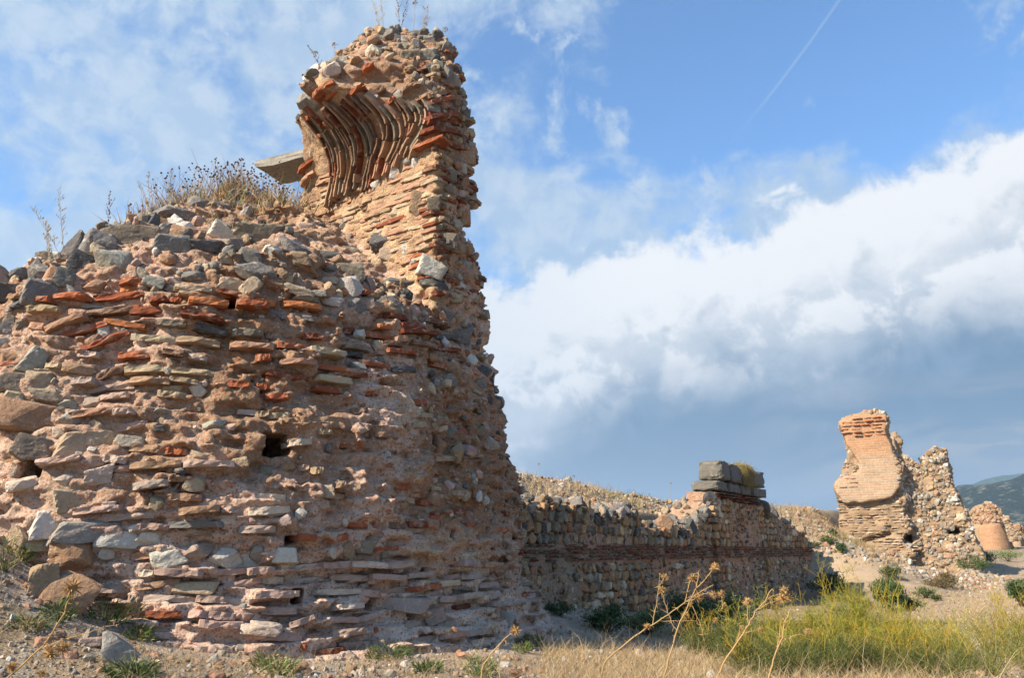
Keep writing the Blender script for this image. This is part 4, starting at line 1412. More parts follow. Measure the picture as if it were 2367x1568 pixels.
ws = np.array([-3, 0, 2.0, 4.0, 5.2, 5.7, 6.5, 8.0, 9.2, 9.9, 11.1, 13, 15.5, 16.9, 18.4, 20.2, 21.6, 22.6, 23.1, 23.7, 24.4])
wt = np.array([1.9, 1.98, 2.05, 1.85, 2.0, 1.75, 1.62, 1.62, 1.7, 1.8, 2.62, 2.62, 2.62, 2.45, 2.30, 2.0, 1.7, 1.35, .6, -.05, -.9])


def f_wall(x, y, z):
    top = np.interp(x, ws, wt) + .10 * vnoise(x * 2.2, y, z * 0, 71)
    fr = -y + .0
    f = np.maximum(np.maximum(fr, y - (1.3 - .5 * sstep(x, 20, 23))), z - top)
    f = np.maximum(f, np.maximum(-3 - x, x - 24.6))
    # projecting pilaster under the blocks
    pil = np.maximum(np.maximum(np.maximum(11.05 - x, x - 15.9), -y - .10), z - np.minimum(2.6, top))
    f = np.minimum(f, np.maximum(pil, y - 1.3))
    f = f - .022 * fbm(x, y, z, .4, 3, 72) + .08 * (fbm(x, y, z, .9, 2, 73) > .55) * (np.abs(z - 1) > .3)
    return f


wall = wall_frame('rubble_wall', 0, 'long shaded rubble stone wall with a band of dark brick courses', 'wall')
VW, FW = polygonize(f_wall, (-3.4, -.5, -1.6), (25.2, 1.8, 3.4), .06, 16, .25)
child('mortar_core', mk_mesh('mortar_core', VW, [FW]), M_WALLM, wall)
rs = np.random.RandomState(21)
# face stones, laid in rough rows: (x along, z); front of the wall looks to -y
pos, rots, dims, cols = [], [], [], []
zrow = -1.25
while zrow < 3.0:
    hrow = rs.uniform(.16, .30)
    zc = zrow + hrow / 2
    zrow += hrow * .97
    if .76 < zc < 1.18:
        continue
    xx = -2.5
    while xx < 24.2:
        w = rs.choice([rs.uniform(.10, .17), rs.uniform(.17, .28), rs.uniform(.26, .40)])
        xc = xx + w / 2
        xx += w * 1.02
        top = np.interp(xc, ws, wt)
        if zc > top - .03:
            continue
        pil = 10.7 < xc < 15.9
        mort = float(vnoise(np.array([xc * .6]), np.array([zc * 1.3]), np.array([0.]), 81)[0])
        covered = sstep(mort + .35 * (zc < .8) - .55 * (zc > 1.3 and xc < 9) + .28 * (xc > 9), .1, .6)     # mortar smeared over the stones
        if rs.rand() < .03 + .12 * covered:
            continue
        sc_ = 1.04 - .28 * covered
        y_ = (-.10 if pil else 0) - .062 + .085 * covered + rs.uniform(-.02, .02)
        if zc > 1.7 and xc < 9.5: y_ -= rs.uniform(-.06, .03)
        pos.append((xc, y_ + .07, zc + rs.uniform(-.02, .02)))
        a = rs.uniform(-.3, .3) if rs.rand() < .7 else rs.uniform(-1, 1)
        ca, sa = math.cos(a), math.sin(a)
        rots.append([[ca, 0, sa], [0, 1, 0], [-sa, 0, ca]])
        dims.append((w * rs.uniform(.85, 1.08) * sc_, .26, hrow * rs.uniform(.85, 1.12) * sc_))
        ck = rs.choice(list('ggGGkvvtyqtqG') if zc > 1.1 and xc < 10 else list('gGtvttyqqwyq'))
        cols.append(jitcol(np.array(COL[ck]) * np.array([1.18, 1.0, .80]), rs, .22))
for i in range(1500):      # small chips packed between the big ones
    xc = rs.uniform(-2, 24); zc = rs.uniform(-1, 2.6)
    if zc > np.interp(xc, ws, wt) - .05 or .76 < zc < 1.2: continue
    s_ = rs.uniform(.04, .11)
    pos.append((xc, (-.10 if 10.7 < xc < 15.9 else 0) - .02, zc)); rots.append(rand_rot(rs)); dims.append(s_ * rs.uniform(.7, 1.4, 3))
    cols.append(jitcol(np.array(COL[rs.choice(list('gGvttyqqw'))]) * .8, rs, .22))
VAR3 = [rock_unit(200 + i, 3, 70, .9, .07) for i in range(12)]
VAR2 = [rock_unit(300 + i, 2, 70, .8, .06) for i in range(12)]
child('stonework', scatter_mesh('stonework', VAR3, np.array(pos), np.array(rots), np.array(dims), np.array(cols)), M_STONE_FAR, wall)
# loose stones along the broken top
pos, rots, dims, cols = [], [], [], []
for i in range(900):
    xc = rs.uniform(-2, 24.0); yc = rs.uniform(-.05, 1.5)
    if 11.0 < xc < 15.8: continue
    top = np.interp(xc, ws, wt)
    s_ = rs.gamma(3, .055) + .05
    pos.append((xc, yc, top + rs.uniform(-.04, .12) * (1 if yc < .8 else .6)))
    rots.append(rand_rot(rs)); dims.append(s_ * rs.uniform(.7, 1.25, 3))
    cols.append(jitcol(np.array(COL[rs.choice(list('gggkGvtyqt'))]) * 1.0, rs, .2))
child('coping_rubble', scatter_mesh('coping_rubble', VAR3, np.array(pos), np.array(rots), np.array(dims), np.array(cols)), M_STONE_FAR, wall)
# brick band and corbel courses
bb = Merge()
def courses(x0, x1, z0, n, pitch, y0, step, par=bb, cols_='RRrbbq', dpt=.4):
    for k in range(n):
        x = x0 + rs.uniform(0, .2)
        while x < x1:
            L = rs.uniform(.26, .44)
            if rs.rand() < .94:
                UV, UF = BRICKS[rs.randint(len(BRICKS))]
                c = np.array([x + L / 2, y0 - step * k + rs.uniform(-.02, .03) + dpt / 2, z0 + k * pitch + rs.uniform(-.005, .005)])
                par.add(UV * [L * .985, dpt, .042] + c, UF, jitcol(np.array(COL[rs.choice(list(cols_))]) * [.72, .8, .9], rs, .2))
            x += L + .01
courses(-2.8, 10.7, .81, 5, .078, -.09, .0)
courses(10.7, 15.9, .81, 5, .078, -.19, .0)
courses(15.9, 22.7, .81, 5, .078, -.09, .0)
courses(11.0, 15.7, 2.60, 4, .072, -.08, .07, dpt=.7)
child('brick_band', bb.mesh('brick_band', False), M_BRICK, wall)
mm = Merge()
mm.add(np.array([[11.1, .2, 2.4], [15.6, .2, 2.4], [15.6, .85, 2.4], [11.1, .85, 2.4], [11.1, .1, 2.87], [15.6, .1, 2.87], [15.6, .85, 2.87], [11.1, .85, 2.87]]),
       np.array([[0, 1, 5, 4], [1, 2, 6, 5], [2, 3, 7, 6], [3, 0, 4, 7], [4, 5, 6, 7]]), (.3, .2, .14))
child('corbel_core', mm.mesh('corbel_core', False), M_WALLM, wall)


def block_unit(seed, wear=.05):
    rs_ = np.random.RandomState(seed)
    bm = bmesh.new()
    bmesh.ops.create_cube(bm, size=1)
    bmesh.ops.bevel(bm, geom=bm.edges[:], offset=.03, segments=2, affect='EDGES')
    bmesh.ops.subdivide_edges(bm, edges=bm.edges[:], cuts=5, use_grid_fill=True)
    bmesh.ops.triangulate(bm, faces=bm.faces[:])
    V = np.array([v.co[:] for v in bm.verts]); F = np.array([[v.index for v in f.verts] for f in bm.faces])
    bm.free()
    n = fbm(V[:, 0] + seed * 1.7, V[:, 1], V[:, 2], .3, 3, seed)
    e = (np.abs(V) > .42).sum(1)
    V = V * (1 - wear * (.3 + .7 * (e >= 2))[:, None] * (.5 + .5 * n)[:, None])
    return V, F


M_MARBLE = mat_stone('grey_marble', .7, .02, .25)
# marble blocks: two courses on the pilaster, ends facing left and a row running away
BL = [('upper', 11.15, .95, 3.22, .66, -.38, .85, 'G'), ('upper', 12.12, 1.15, 3.22, .62, -.40, .85, 'g'), ('upper', 13.3, 1.1, 3.22, .60, -.38, .85, 'g'), ('upper', 14.45, 1.35, 3.22, .60, -.40, .85, 'g'),
      ('lower', 10.98, 1.1, 2.88, .335, -.28, .95, 'G'), ('lower', 12.08, 1.2, 2.88, .335, -.30, .9, 'g'), ('lower', 13.3, 1.15, 2.88, .335, -.28, .9, 'g'), ('lower', 14.5, 1.6, 2.88, .335, -.34, .9, 'g')]
LB = {0: 'large grey marble block at the left end of the upper course on the wall', 1: 'grey marble block second from the left in the upper course', 2: 'grey marble block with dry grass hanging over it, upper course',
      3: 'dark grey marble block at the right end of the upper course', 4: 'pale weathered marble block at the left end of the lower course', 5: 'grey marble block second from the left in the lower course',
      6: 'grey marble block third from the left in the lower course', 7: 'grey marble block jutting out at the right end of the lower course'}
for i, (rw, s0, L, z0, H, y0, D, ck) in enumerate(BL):
    UV, UF = block_unit(60 + i, .2)
    zz0 = z0
    V2 = UV * [L, D, H] + [0, 0, H / 2]
    me = mk_mesh('marble_block', V2, [UF], np.tile(np.array(COL[ck]) * (.55 if ck != 'g' else .80), (len(V2), 1)), False)
    me.materials.append(M_MARBLE)
    o = bpy.data.objects.new('marble_block', me); scene.collection.objects.link(o)
    pxy = sxy(s0 + L / 2, y0 + D / 2)
    o.location = (pxy[0], pxy[1], zz0)
    o.rotation_euler = (0, 0, WR + R(rs.uniform(-1, 1)))
    o['label'] = LB[i]; o['category'] = 'marble block'; o['group'] = 'marble blocks stacked on the wall'

# ------------------------------------------------------------------ far ruins
def brickface_mat(name, ca, cb, mort, pitch=.105, L=.36, wx=0):
    """brick courses in the object's own x-z plane"""
    m, nt, bs, P = new_mat(name)
    sp = nt.nodes.new('ShaderNodeSeparateXYZ'); nt.links.new(P, sp.inputs[0])
    vec = xcomb(X(sp.outputs[0]), X(sp.outputs[2]), 0.0)
    br = nt.nodes.new('ShaderNodeTexBrick')
    nt.links.new(vec, br.inputs[0])
    br.inputs['Scale'].default_value = 1
    br.inputs['Brick Width'].default_value = L
    br.inputs['Row Height'].default_value = pitch
    br.inputs['Mortar Size'].default_value = .017
    br.inputs['Mortar Smooth'].default_value = .4
    br.inputs['Color1'].default_value = (*ca, 1); br.inputs['Color2'].default_value = (*cb, 1); br.inputs['Mortar'].default_value = (*mort, 1)
    n1 = xnoise(P, 1.6, 6, .65, .3); n2 = xnoise(P, 14, 5, .7)
    zone = attr(nt, 'zone', True)      # 0 neat tiles, 1 bare mortar and rubble
    rub = xmix(smooth(n1, .40, .60), (.50, .35, .215), (.38, .26, .16))
    rub = xmix(smooth(n2, .55, .66) * .5, rub, (.27, .21, .16))
    k = xmix(zone, br.outputs['Color'], rub)
    red = attr(nt, 'red', True)
    k2 = scaled(k, .46 + n1 * .36 + (n2 - .5) * .55)
    mu = nt.nodes.new('ShaderNodeMix'); mu.data_type = 'RGBA'; mu.blend_type = 'MULTIPLY'
    nt.links.new(red.v, mu.inputs[0]); nt.links.new(k2, mu.inputs[6]); mu.inputs[7].default_value = (1.0, .82, .70, 1)
    nt.links.new(mu.outputs[2], bs.inputs['Base Color'])
    add_bump(nt, bs, (1 - X(br.outputs['Fac'])) * .6 * (1 - zone) + n2 * .6 + n1 * .6, .05)
    return m


M_FACE = brickface_mat('far_brickwork', (.62, .41, .26), (.50, .33, .21), (.66, .54, .40), .115)


def ruin_from_outline(name, pts, Y, nvec, thick, label, h=.08, panel=None, mat=None, cat='ruin', extra=None, batter=.0, rot_extra=0, courses_amp=.03, seed=0, round_=0.0, redz=None):
    """a standing fragment: silhouette in its own plane (facing nvec), extruded thick metres and weathered"""
    nvec = nrm(np.array(nvec, float)); ax = np.array([-nvec[1], nvec[0]])      # ax: to the right along the face
    if ax[0] < 0: ax = -ax
    pts = np.array(pts, float)
    u, v = big(pts[:, 0], pts[:, 1])
    uc = u.mean()
    o3 = at_y(uc, 545, Y); o2 = o3[:2]
    D = ray(u, v)
    # intersect with the vertical plane through o2 with normal nvec
    t = ((o2 - EYE[:2]) @ nvec) / (D[:, :2] @ nvec)
    Pp = EYE + D * t[:, None]
    A = (Pp[:, :2] - o2) @ ax; Z = Pp[:, 2]
    poly = np.stack([A, Z], 1)

    def conv(q):
        q = np.array(q, float); uu, vv = big(q[:, 0], q[:, 1]); d_ = ray(uu, vv)
        tt = ((o2 - EYE[:2]) @ nvec) / (d_[:, :2] @ nvec)
        pp = EYE + d_ * tt[:, None]
        return np.stack([(pp[:, :2] - o2) @ ax, pp[:, 2]], 1)
    pan = conv(panel) if panel is not None else None
    ex = extra(conv) if extra else None
    amid = (A.min() + A.max()) / 2; aw = (A.max() - A.min()) / 2

    def f(x, y, z):
        x = np.asarray(x, float)
        g = poly_sdf(x, z, poly)
        yf = round_ * ((x - amid) / aw) ** 2 + batter * (z - Z.min()) * .5
        if ex: yf = yf + ex(x, z)
        n1 = fbm(x, y, z, .8, 3, 90 + seed); n2 = fbm(x, y, z, .25, 2, 95 + seed)
        row = ((z / .23) % 1 - .5)
        side = smax(g, yf - y, .08)
        fr = smax(side - .10 * n1 - .05 * n2 - courses_amp * row, y - thick - .25 * n1, .2)
        if pan is not None:
            gp = poly_sdf(x, z, pan)
            pf = smax(np.maximum(gp + .05 * n2 + .09 * n1, (yf - .38) - y - .012 * n2), y - 1.2, .02)
            fr = np.minimum(fr, pf)
        return fr
    lo = (A.min() - .7, -1.2 + min(0, round_), Z.min() - .5); hi = (A.max() + .7, thick + 1.2 + max(round_, 0), Z.max() + .6)
    V, F = polygonize(f, lo, hi, h, 16, .5)
    zone = np.ones(len(V)); red = np.zeros(len(V))
    if pan is not None:
        gp = poly_sdf(V[:, 0], V[:, 2], pan)
        zone = sstep(gp, -.02, .10)
        zone = np.where(V[:, 1] < .2, zone, 1)
        if redz: red = sstep(V[:, 2], *redz) * (1 - zone)
    else:
        zone[:] = 1
    r = root(name, (o2[0], o2[1], 0.0), label, cat)
    r.rotation_euler = (0, 0, math.atan2(ax[1], ax[0]))
    child('masonry_body', mk_mesh('masonry_body', V, [F], None, True, dict(zone=zone, red=red)), mat or M_FACE, r)
    bvh = BVHTree.FromPolygons([tuple(p) for p in V.tolist()], F.tolist())
    return r, poly, pan, bvh, conv, (A.min(), A.max(), Z.min(), Z.max())


def scatter_on(r, bvh, box, n, test, smin_, smax_, cols_, seed, name='rubble_facing', dirs=(0, 1, 0), y0=-4, sub=VAR2, mul=1.05, from_right=False):
    rs_ = np.random.RandomState(seed)
    pos, rots, dims, cols = [], [], [], []
    for i in range(n):
        a, z = rs_.uniform(box[0] - .3, box[1] + .3), rs_.uniform(box[2], box[3] + .2)
        if not test(a, z, rs_):
            continue
        if from_right and rs_.rand() < .25:
            h = bvh.ray_cast(Vector((box[1] + 3, rs_.uniform(0, 2), z)), Vector((-1, 0, 0)), 12)
        else:
            h = bvh.ray_cast(Vector((a, y0, z)), Vector(dirs), 12)
        if h[0] is None:
            continue
        s = rs_.uniform(smin_, smax_) * (1.6 if rs_.rand() < .1 else 1)
        nn = np.array(h[1])
        pos.append(np.array(h[0]) - nn * s * .12); rots.append(rand_rot(rs_)); dims.append(s * rs_.uniform(.65, 1.25, 3) * [1, 1, .8])
        cols.append(jitcol(np.array(COL[rs_.choice(list(cols_))]) * mul, rs_, .22))
    return child(name, scatter_mesh(name, sub, np.array(pos), np.array(rots), np.array(dims), np.array(cols)), M_STONE_FAR, r)


OUT2 = [(1945, 1275), (1938, 1235), (1941, 1175), (1930, 1140), (1930, 1118), (1945, 1100), (1946, 1082), (1958, 1070), (1962, 1052), (1957, 1040), (1950, 1005), (1940, 985), (1940, 976), (1970, 960),
        (2000, 950), (2030, 947), (2052, 962), (2049, 990), (2062, 1030), (2070, 1048), (2095, 1052), (2112, 1066), (2135, 1072), (2136, 1046), (2160, 1032), (2185, 1036), (2193, 1060), (2198, 1090),
        (2207, 1122), (2222, 1150), (2245, 1205), (2260, 1240), (2281, 1275), (2287, 1300), (2262, 1325), (2180, 1345), (2050, 1330)]
PAN2 = [(1945, 985), (1975, 962), (2048, 965), (2046, 1000), (2058, 1030), (2062, 1052), (2082, 1068), (2084, 1100), (2080, 1125), (2072, 1138), (2060, 1153), (2035, 1160), (2000, 1164), (1960, 1168), (1945, 1160),
        (1934, 1140), (1932, 1118), (1960, 1100), (1985, 1095), (1986, 1070), (1972, 1052), (1958, 1030)]


def ex2(conv):
    k = conv([(2092, 1200), (2098, 1060), (2098, 1247), (2055, 960), (2200, 1235), (2216, 1228)])
    ac = k[0, 0]
    hole = k[2]; h1, h2 = k[4], k[5]
    def g(x, z):
        # right part is recessed behind a ragged vertical break, lower wall set back under the panel
        y = .55 * sstep(x - ac + .12 * np.sin(z * 5), .0, .25) + .10 * (x - ac) * (x > ac)
        for hh, w_, hg in ((hole, .18, .20), (h1, .16, .12), (h2, .13, .15)):
            y = y + 1.0 * (1 - sstep(np.maximum(np.abs(x - hh[0]) / w_, np.abs(z - hh[1]) / hg), .8, 1.15))
        y = y + .4 * (1 - sstep(np.abs(z - 1.35 - .3 * (x - ac + 2.2)) * 3, .1, .45)) * (1 - sstep(np.abs(x - ac + 1.6), .6, 1.1))
        return y
    return g


r2, poly2, pan2, bv2, conv2, box2 = ruin_from_outline('ruined_tower', OUT2, 38.0, (-.42, -.91), 3.0,
    'tall far ruin with a smooth tan brick panel overhanging a ragged rubble right half', .085, PAN2, extra=ex2, seed=1, redz=(5.0, 5.9))
kx = conv2([(2092, 1200)])[0, 0]
panf = pan2
def t_right(a, z, rs_):
    inp = poly_sdf(np.array([a]), np.array([z]), panf)[0] < .05
    return (a > kx - .1 and rs_.rand() < .95) or (not inp and a < kx and z > 3.2 and rs_.rand() < .6) or (a < kx and z < 1.1 and rs_.rand() < .5)
scatter_on(r2, bv2, box2, 4800, t_right, .10, .24, 'yttqGGgvwyqt', 31, from_right=True)
# tile courses: proud rows on panel top and on the lower left wall
def tile_rows(r, bvh, a0, a1, z0, z1, pitch, ck, seed, prob=.8, out=.05, test=None, skew=0.0, length=(.3, .5), th=.05, name='tile_courses', mul=1.0):
    rs_ = np.random.RandomState(seed)
    mm = Merge()
    z = z0
    while z < z1:
        x = a0 + rs_.uniform(0, .3)
        while x < a1:
            L = rs_.uniform(*length)
            zc = z + skew * (x - a0)
            if rs_.rand() < prob and (test is None or test(x + L / 2, zc)):
                h = bvh.ray_cast(Vector((x + L / 2, -4, zc)), Vector((0, 1, 0)), 9)
                if h[0] is not None:
                    UV, UF = BRICKS[rs_.randint(len(BRICKS))]
                    mm.add(UV * [L, .4, th] + np.array([x + L / 2, h[0][1] + .2 - out * rs_.uniform(.3, 1.2), zc]), UF, jitcol(np.array(COL[rs_.choice(list(ck))]) * mul, rs_, .18))
            x += L + rs_.uniform(0, .1)
        z += pitch
    return child(name, mm.mesh(name, False), M_BRICK, r)
inpoly = lambda P_: (lambda a, z: poly_sdf(np.array([a]), np.array([z]), P_)[0] < -.02)
tile_rows(r2, bv2, box2[0], kx + .4, 6.45, 7.9, .17, 'rrsoq', 41, .85, .13, inpoly(pan2), .0)
tile_rows(r2, bv2, box2[0], kx, .2, 3.2, .125, 'ytqtycqv', 42, .80, .06, inpoly(poly2), .0, name='lower_courses', mul=.95)
tile_rows(r2, bv2, box2[0], kx, 3.0, 5.6, .2, 'spqyt', 43, .4, .06, lambda a, z: inpoly(poly2)(a, z) and a < conv2([(1990, 1100)])[0, 0], .0, name='left_courses', mul=.9)

# small turret behind it
r4, *_ = ruin_from_outline('ruined_turret', [(2048, 1110), (2046, 1015), (2052, 1004), (2070, 1002), (2084, 1012), (2087, 1045), (2092, 1110)], 46.0, (-.3, -.95), 1.6,
    'small brick turret stub peeking out behind the tall far ruin', .09, [(2048, 1100), (2049, 1016), (2070, 1008), (2070, 1100)], seed=4, courses_amp=.1)
# third ruin and its neighbours at the right edge
OUT3 = [(2262, 1290), (2250, 1240), (2244, 1205), (2250, 1185), (2268, 1168), (2292, 1163), (2308, 1172), (2318, 1195), (2326, 1225), (2336, 1250), (2348, 1256), (2352, 1292)]
PAN3 = [(2258, 1290), (2252, 1235), (2256, 1216), (2310, 1214), (2330, 1246), (2338, 1255), (2345, 1292)]
r3, poly3, pan3, bv3, conv3, box3 = ruin_from_outline('ruined_bastion', OUT3, 68.0, (-.35, -.94), 4.0,
    'distant rounded ruin with smooth orange brick base and broken rubble top', .13, PAN3, seed=2, round_=1.4, redz=(-9, -8))
scatter_on(r3, bv3, box3, 900, lambda a, z, q: poly_sdf(np.array([a]), np.array([z]), pan3)[0] > .1, .18, .36, 'sqtbpt', 32)
OUT5 = [(2322, 1285), (2318, 1240), (2316, 1205), (2322, 1192), (2334, 1190), (2336, 1212), (2345, 1222), (2352, 1215), (2366, 1222), (2380, 1228), (2392, 1290)]
r5, poly5, pan5, bv5, conv5, box5 = ruin_from_outline('broken_pier', OUT5, 84.0, (-.35, -.94), 3.0,
    'most distant broken pier at the right edge with round brick foot', .16, [(2330, 1290), (2330, 1246), (2358, 1244), (2362, 1290)], seed=3, round_=1.0)
scatter_on(r5, bv5, box5, 600, lambda a, z, q: z > 2, .22, .42, 'qtGbvt', 33)
# ------------------------------------------------------------------ gravel and loose stones
def cam_uv(p):
    dv = np.asarray(p) - EYE
    b_ = dv[..., 1] * CP + dv[..., 2] * SP
    return 512 + FPX * dv[..., 0] / b_, 339.5 - FPX * (-dv[..., 1] * SP + dv[..., 2] * CP) / b_


def on_ground(u, v):
    """where the ground is met below a point of the photograph"""
    d = ray(u, v)
    t = np.concatenate([np.arange(3, 20, .02), np.arange(20, 90, .1)])
    P = EYE + d * t[:, None]
    z = ground_z(P[:, 0], P[:, 1])
    k = np.nonzero(P[:, 2] < z)[0]
    if not len(k): return None
    p = P[k[0]]; p[2] = z[k[0]]
    return p


rs = np.random.RandomState(77)


def ground_pts(n, ulo, uhi, ylo, yhi, power=1.0):
    y = ylo * (yhi / ylo) ** (rs.rand(n) ** power)
    a = rs.uniform(ulo, uhi, n)
    x = (a - 512) / FPX * y
    return x, y


def gravel():
    xs, ys = [], []
    for n, y0, y1 in ((14000, 3.6, 9), (7000, 8, 16), (5000, 16, 40)):
        x, y = ground_pts(n, -200, 1150, y0, y1)
        xs.append(x); ys.append(y)
    # debris slope and terrace
    s_ = np.r_[rs.uniform(-1, 27, 5200), rs.uniform(-1, 14, 3500), rs.uniform(20, 29, 4500)]; n_ = np.r_[rs.uniform(-5, 7, 5200), rs.uniform(1.2, 6, 3500), rs.uniform(-7, 4, 4500)]
    p = W0[None] + WD[None] * s_[:, None] + WN[None] * n_[:, None]
    ok = (n_ > 1.3) | (s_ > 23)
    xs.append(p[ok, 0]); ys.append(p[ok, 1])
    x, y = np.concatenate(xs), np.concatenate(ys)
    sd = (x - W0[0]) * WN[0] + (y - W0[1]) * WN[1]; ss = (x - W0[0]) * WD[0] + (y - W0[1]) * WD[1]
    keep = ~((sd > -.1) & (sd < 1.2) & (ss < 24.4) & (ss > -3)) & (np.hypot(x - CX, y - CY) > 4.35)
    m_ = vnoise(x * .8, y * .8, x * 0, 55)
    keep &= rs.rand(len(x)) < .55 + .5 * m_ + .2
    x, y, sd, ss = x[keep], y[keep], sd[keep], ss[keep]
    z = ground_z(x, y)
    r = np.hypot(x, y)
    sz = (rs.gamma(1.6, .010, len(x)) + .008) * (1 + .06 * np.clip(r - 8, 0, 40))
    sz = np.clip(sz, .008, .22)
    sz = np.where((sd > .8) & (ss < 23), np.clip(sz * 1.45, 0, .36), sz)
    sz = np.where((sd > -7) & (ss > 22.5) & (ss < 29), np.clip(sz * 1.6, 0, .35), sz)
    P = np.stack([x, y, z + sz * .12], 1)
    n = len(x)
    RR = np.stack([rand_rot(rs) for _ in range(n)])
    D = sz[:, None] * rs.uniform(.6, 1.3, (n, 3))
    pal = np.array([COL[c] for c in 'GGgtcdtyqGtsw'])
    C = pal[rs.randint(len(pal), size=n)] * rs.uniform(.65, 1.1, (n, 1))
    tiny = [rock_unit(400 + i, 1, 30, .4, .02) for i in range(8)]
    mid = [rock_unit(420 + i, 2, 30, .4, .03) for i in range(8)]
    bigm = sz > .045
    M_G = M_STONE
    o = put('gravel', scatter_mesh('gravel', tiny, P[~bigm], RR[~bigm], D[~bigm], C[~bigm]), M_G, base=(0, 6, 0), kind='stuff')
    o = put('rubble_scatter', scatter_mesh('rubble_scatter', mid, P[bigm], RR[bigm], D[bigm], C[bigm]), M_G, base=(0, 12, 0), kind='stuff')


gravel()

GR = [  # region, x, y, w, h, angle, colour, label
    (5, 550, 910, 290, 270, 30, 'q', 'big orange and pink boulder tilted against the foot of the ruin on the left'),
    (5, 340, 830, 190, 240, -10, 't', 'upright brown stone just behind the tilted orange boulder'),
    (5, 500, 700, 170, 130, 0, 'q', 'small rust coloured stone above the tilted orange boulder'),
    (5, 985, 955, 240, 230, 10, 'y', 'cream yellow pointed stone between the green weed clumps'),
    (5, 1450, 1105, 260, 120, 15, 'G', 'low bluish white stone half buried at the foot of the ruin'),
    (5, 1740, 1225, 200, 130, 5, 'y', 'yellow striped stone in dry grass at the foot of the ruin'),
    (5, 960, 1385, 270, 210, 15, 'G', 'grey and cream angular stone lying on the gravel, lower left'),
    (5, 1100, 1510, 160, 90, 10, 'g', 'small dark grey stone at the bottom edge beside a green weed'),
    (5, 730, 1290, 150, 60, 0, 'p', 'flat pinkish stone sunk in the gravel, lower left'),
    (5, 360, 1290, 110, 60, 0, 's', 'flat broken tile piece in the gravel beside a fallen thistle stem'),
    (7, 2230, 705, 160, 150, 5, 'y', 'pale boulder lit by the sun between the ruin and the long wall'),
    (7, 2330, 720, 90, 110, 0, 't', 'brown stone leaning on the pale boulder beside the long wall'),
    (7, 2265, 845, 110, 70, 0, 'y', 'small tan stone below the pale boulder beside the long wall'),
    (7, 2225, 905, 140, 70, 0, 'y', 'flat sunlit yellow stone at the lower corner of the long wall'),
    (7, 2250, 1055, 120, 60, 0, 'g', 'grey stone in the shadow right of the ruin'),
    (7, 780, 1400, 70, 60, 30, 'd', 'small pinkish chip on the ground in front of the ruin'),
    (7, 1730, 1400, 110, 55, 0, 's', 'flat reddish stone in front of the right foot of the ruin'),
    (7, 2150, 1340 + 210, 110, 70, 0, 'b', 'dark brown tile piece at the bottom edge near the middle'),
    (7, 2040, 1470, 90, 40, 0, 'w', 'flat white stone in the gravel right of the ruin'),
]
for i, (reg, cx_, cy_, w_, h_, an_, ck, lab) in enumerate(GR):
    u, v = cpx(reg, cx_, cy_ + h_ * .38)
    p = on_ground(u, v)
    if p is None: continue
    dist = np.linalg.norm(p - EYE)
    k = .31831 / 2.6133 / FPX * dist
    w3, h3 = w_ * k * 1.08, h_ * k * 1.1
    UV, UF = rock_unit(900 + i, 4, 36, .55, .05)
    ca, sa = math.cos(R(an_)), math.sin(R(an_))
    Rm = np.array([[ca, 0, sa], [0, 1, 0], [-sa, 0, ca]])
    V2 = (UV * [w3, .8 * (w3 * h3) ** .5, h3]) @ Rm.T
    V2[:, 2] += h3 * .34
    me = mk_mesh('loose_stone', V2, [UF], np.tile(np.array(COL[ck]), (len(V2), 1)), False)
    me.materials.append(M_STONE)
    o = bpy.data.objects.new('loose_stone', me); scene.collection.objects.link(o)
    o.location = p; o.rotation_euler = (0, 0, math.atan2(-p[0], p[1]) if True else 0)
    o['label'] = lab; o['category'] = 'stone'; o['group'] = 'loose stones on the ground'

# pale stone slabs lying beyond the fennel
for i, (x2, y2, w2, h2, lab) in enumerate(((1957, 1406, 64, 15, 'flat grey slab lying behind the yellow fennel below the far ruin'), (1990, 1391, 30, 12, 'tilted grey slab fragment behind the flat slab'), (2022, 1425, 34, 22, 'grey white boulder right of the flat slab behind the fennel'), (1940, 1425, 34, 16, 'small grey block propping up the flat slab'))):
    u, v = big(x2, y2 + h2 * .5)
    p = on_ground(u, v)
    k = 1024 / 2367 / FPX * np.linalg.norm(p - EYE)
    UV, UF = block_unit(80 + i, .12) if i != 2 else rock_unit(81, 3)
    V2 = UV * [w2 * k, w2 * k * .6, h2 * k] + [0, 0, h2 * k * .42]
    me = mk_mesh('stone_slab', V2, [UF], np.tile(np.array(COL['G']) * .95, (len(V2), 1)), False)
    me.materials.append(M_STONE)
    o = bpy.data.objects.new('stone_slab', me); scene.collection.objects.link(o)
    o.location = p; o.rotation_euler = (0, R(3 + 8 * (i == 1)), R(-12))
    o['label'] = lab; o['category'] = 'stone slab'

# ------------------------------------------------------------------ grass
STRAW = np.array([(.50, .38, .20), (.42, .30, .15), (.56, .45, .27), (.36, .24, .12), (.47, .33, .19)])
GREEN = np.array([(.10, .15, .035), (.14, .19, .05), (.07, .12, .03), (.19, .22, .07)])


def pick(pal, n, a=.25):
    return pal[rs.randint(len(pal), size=n)] * (1 + rs.uniform(-a, a, (n, 1)))


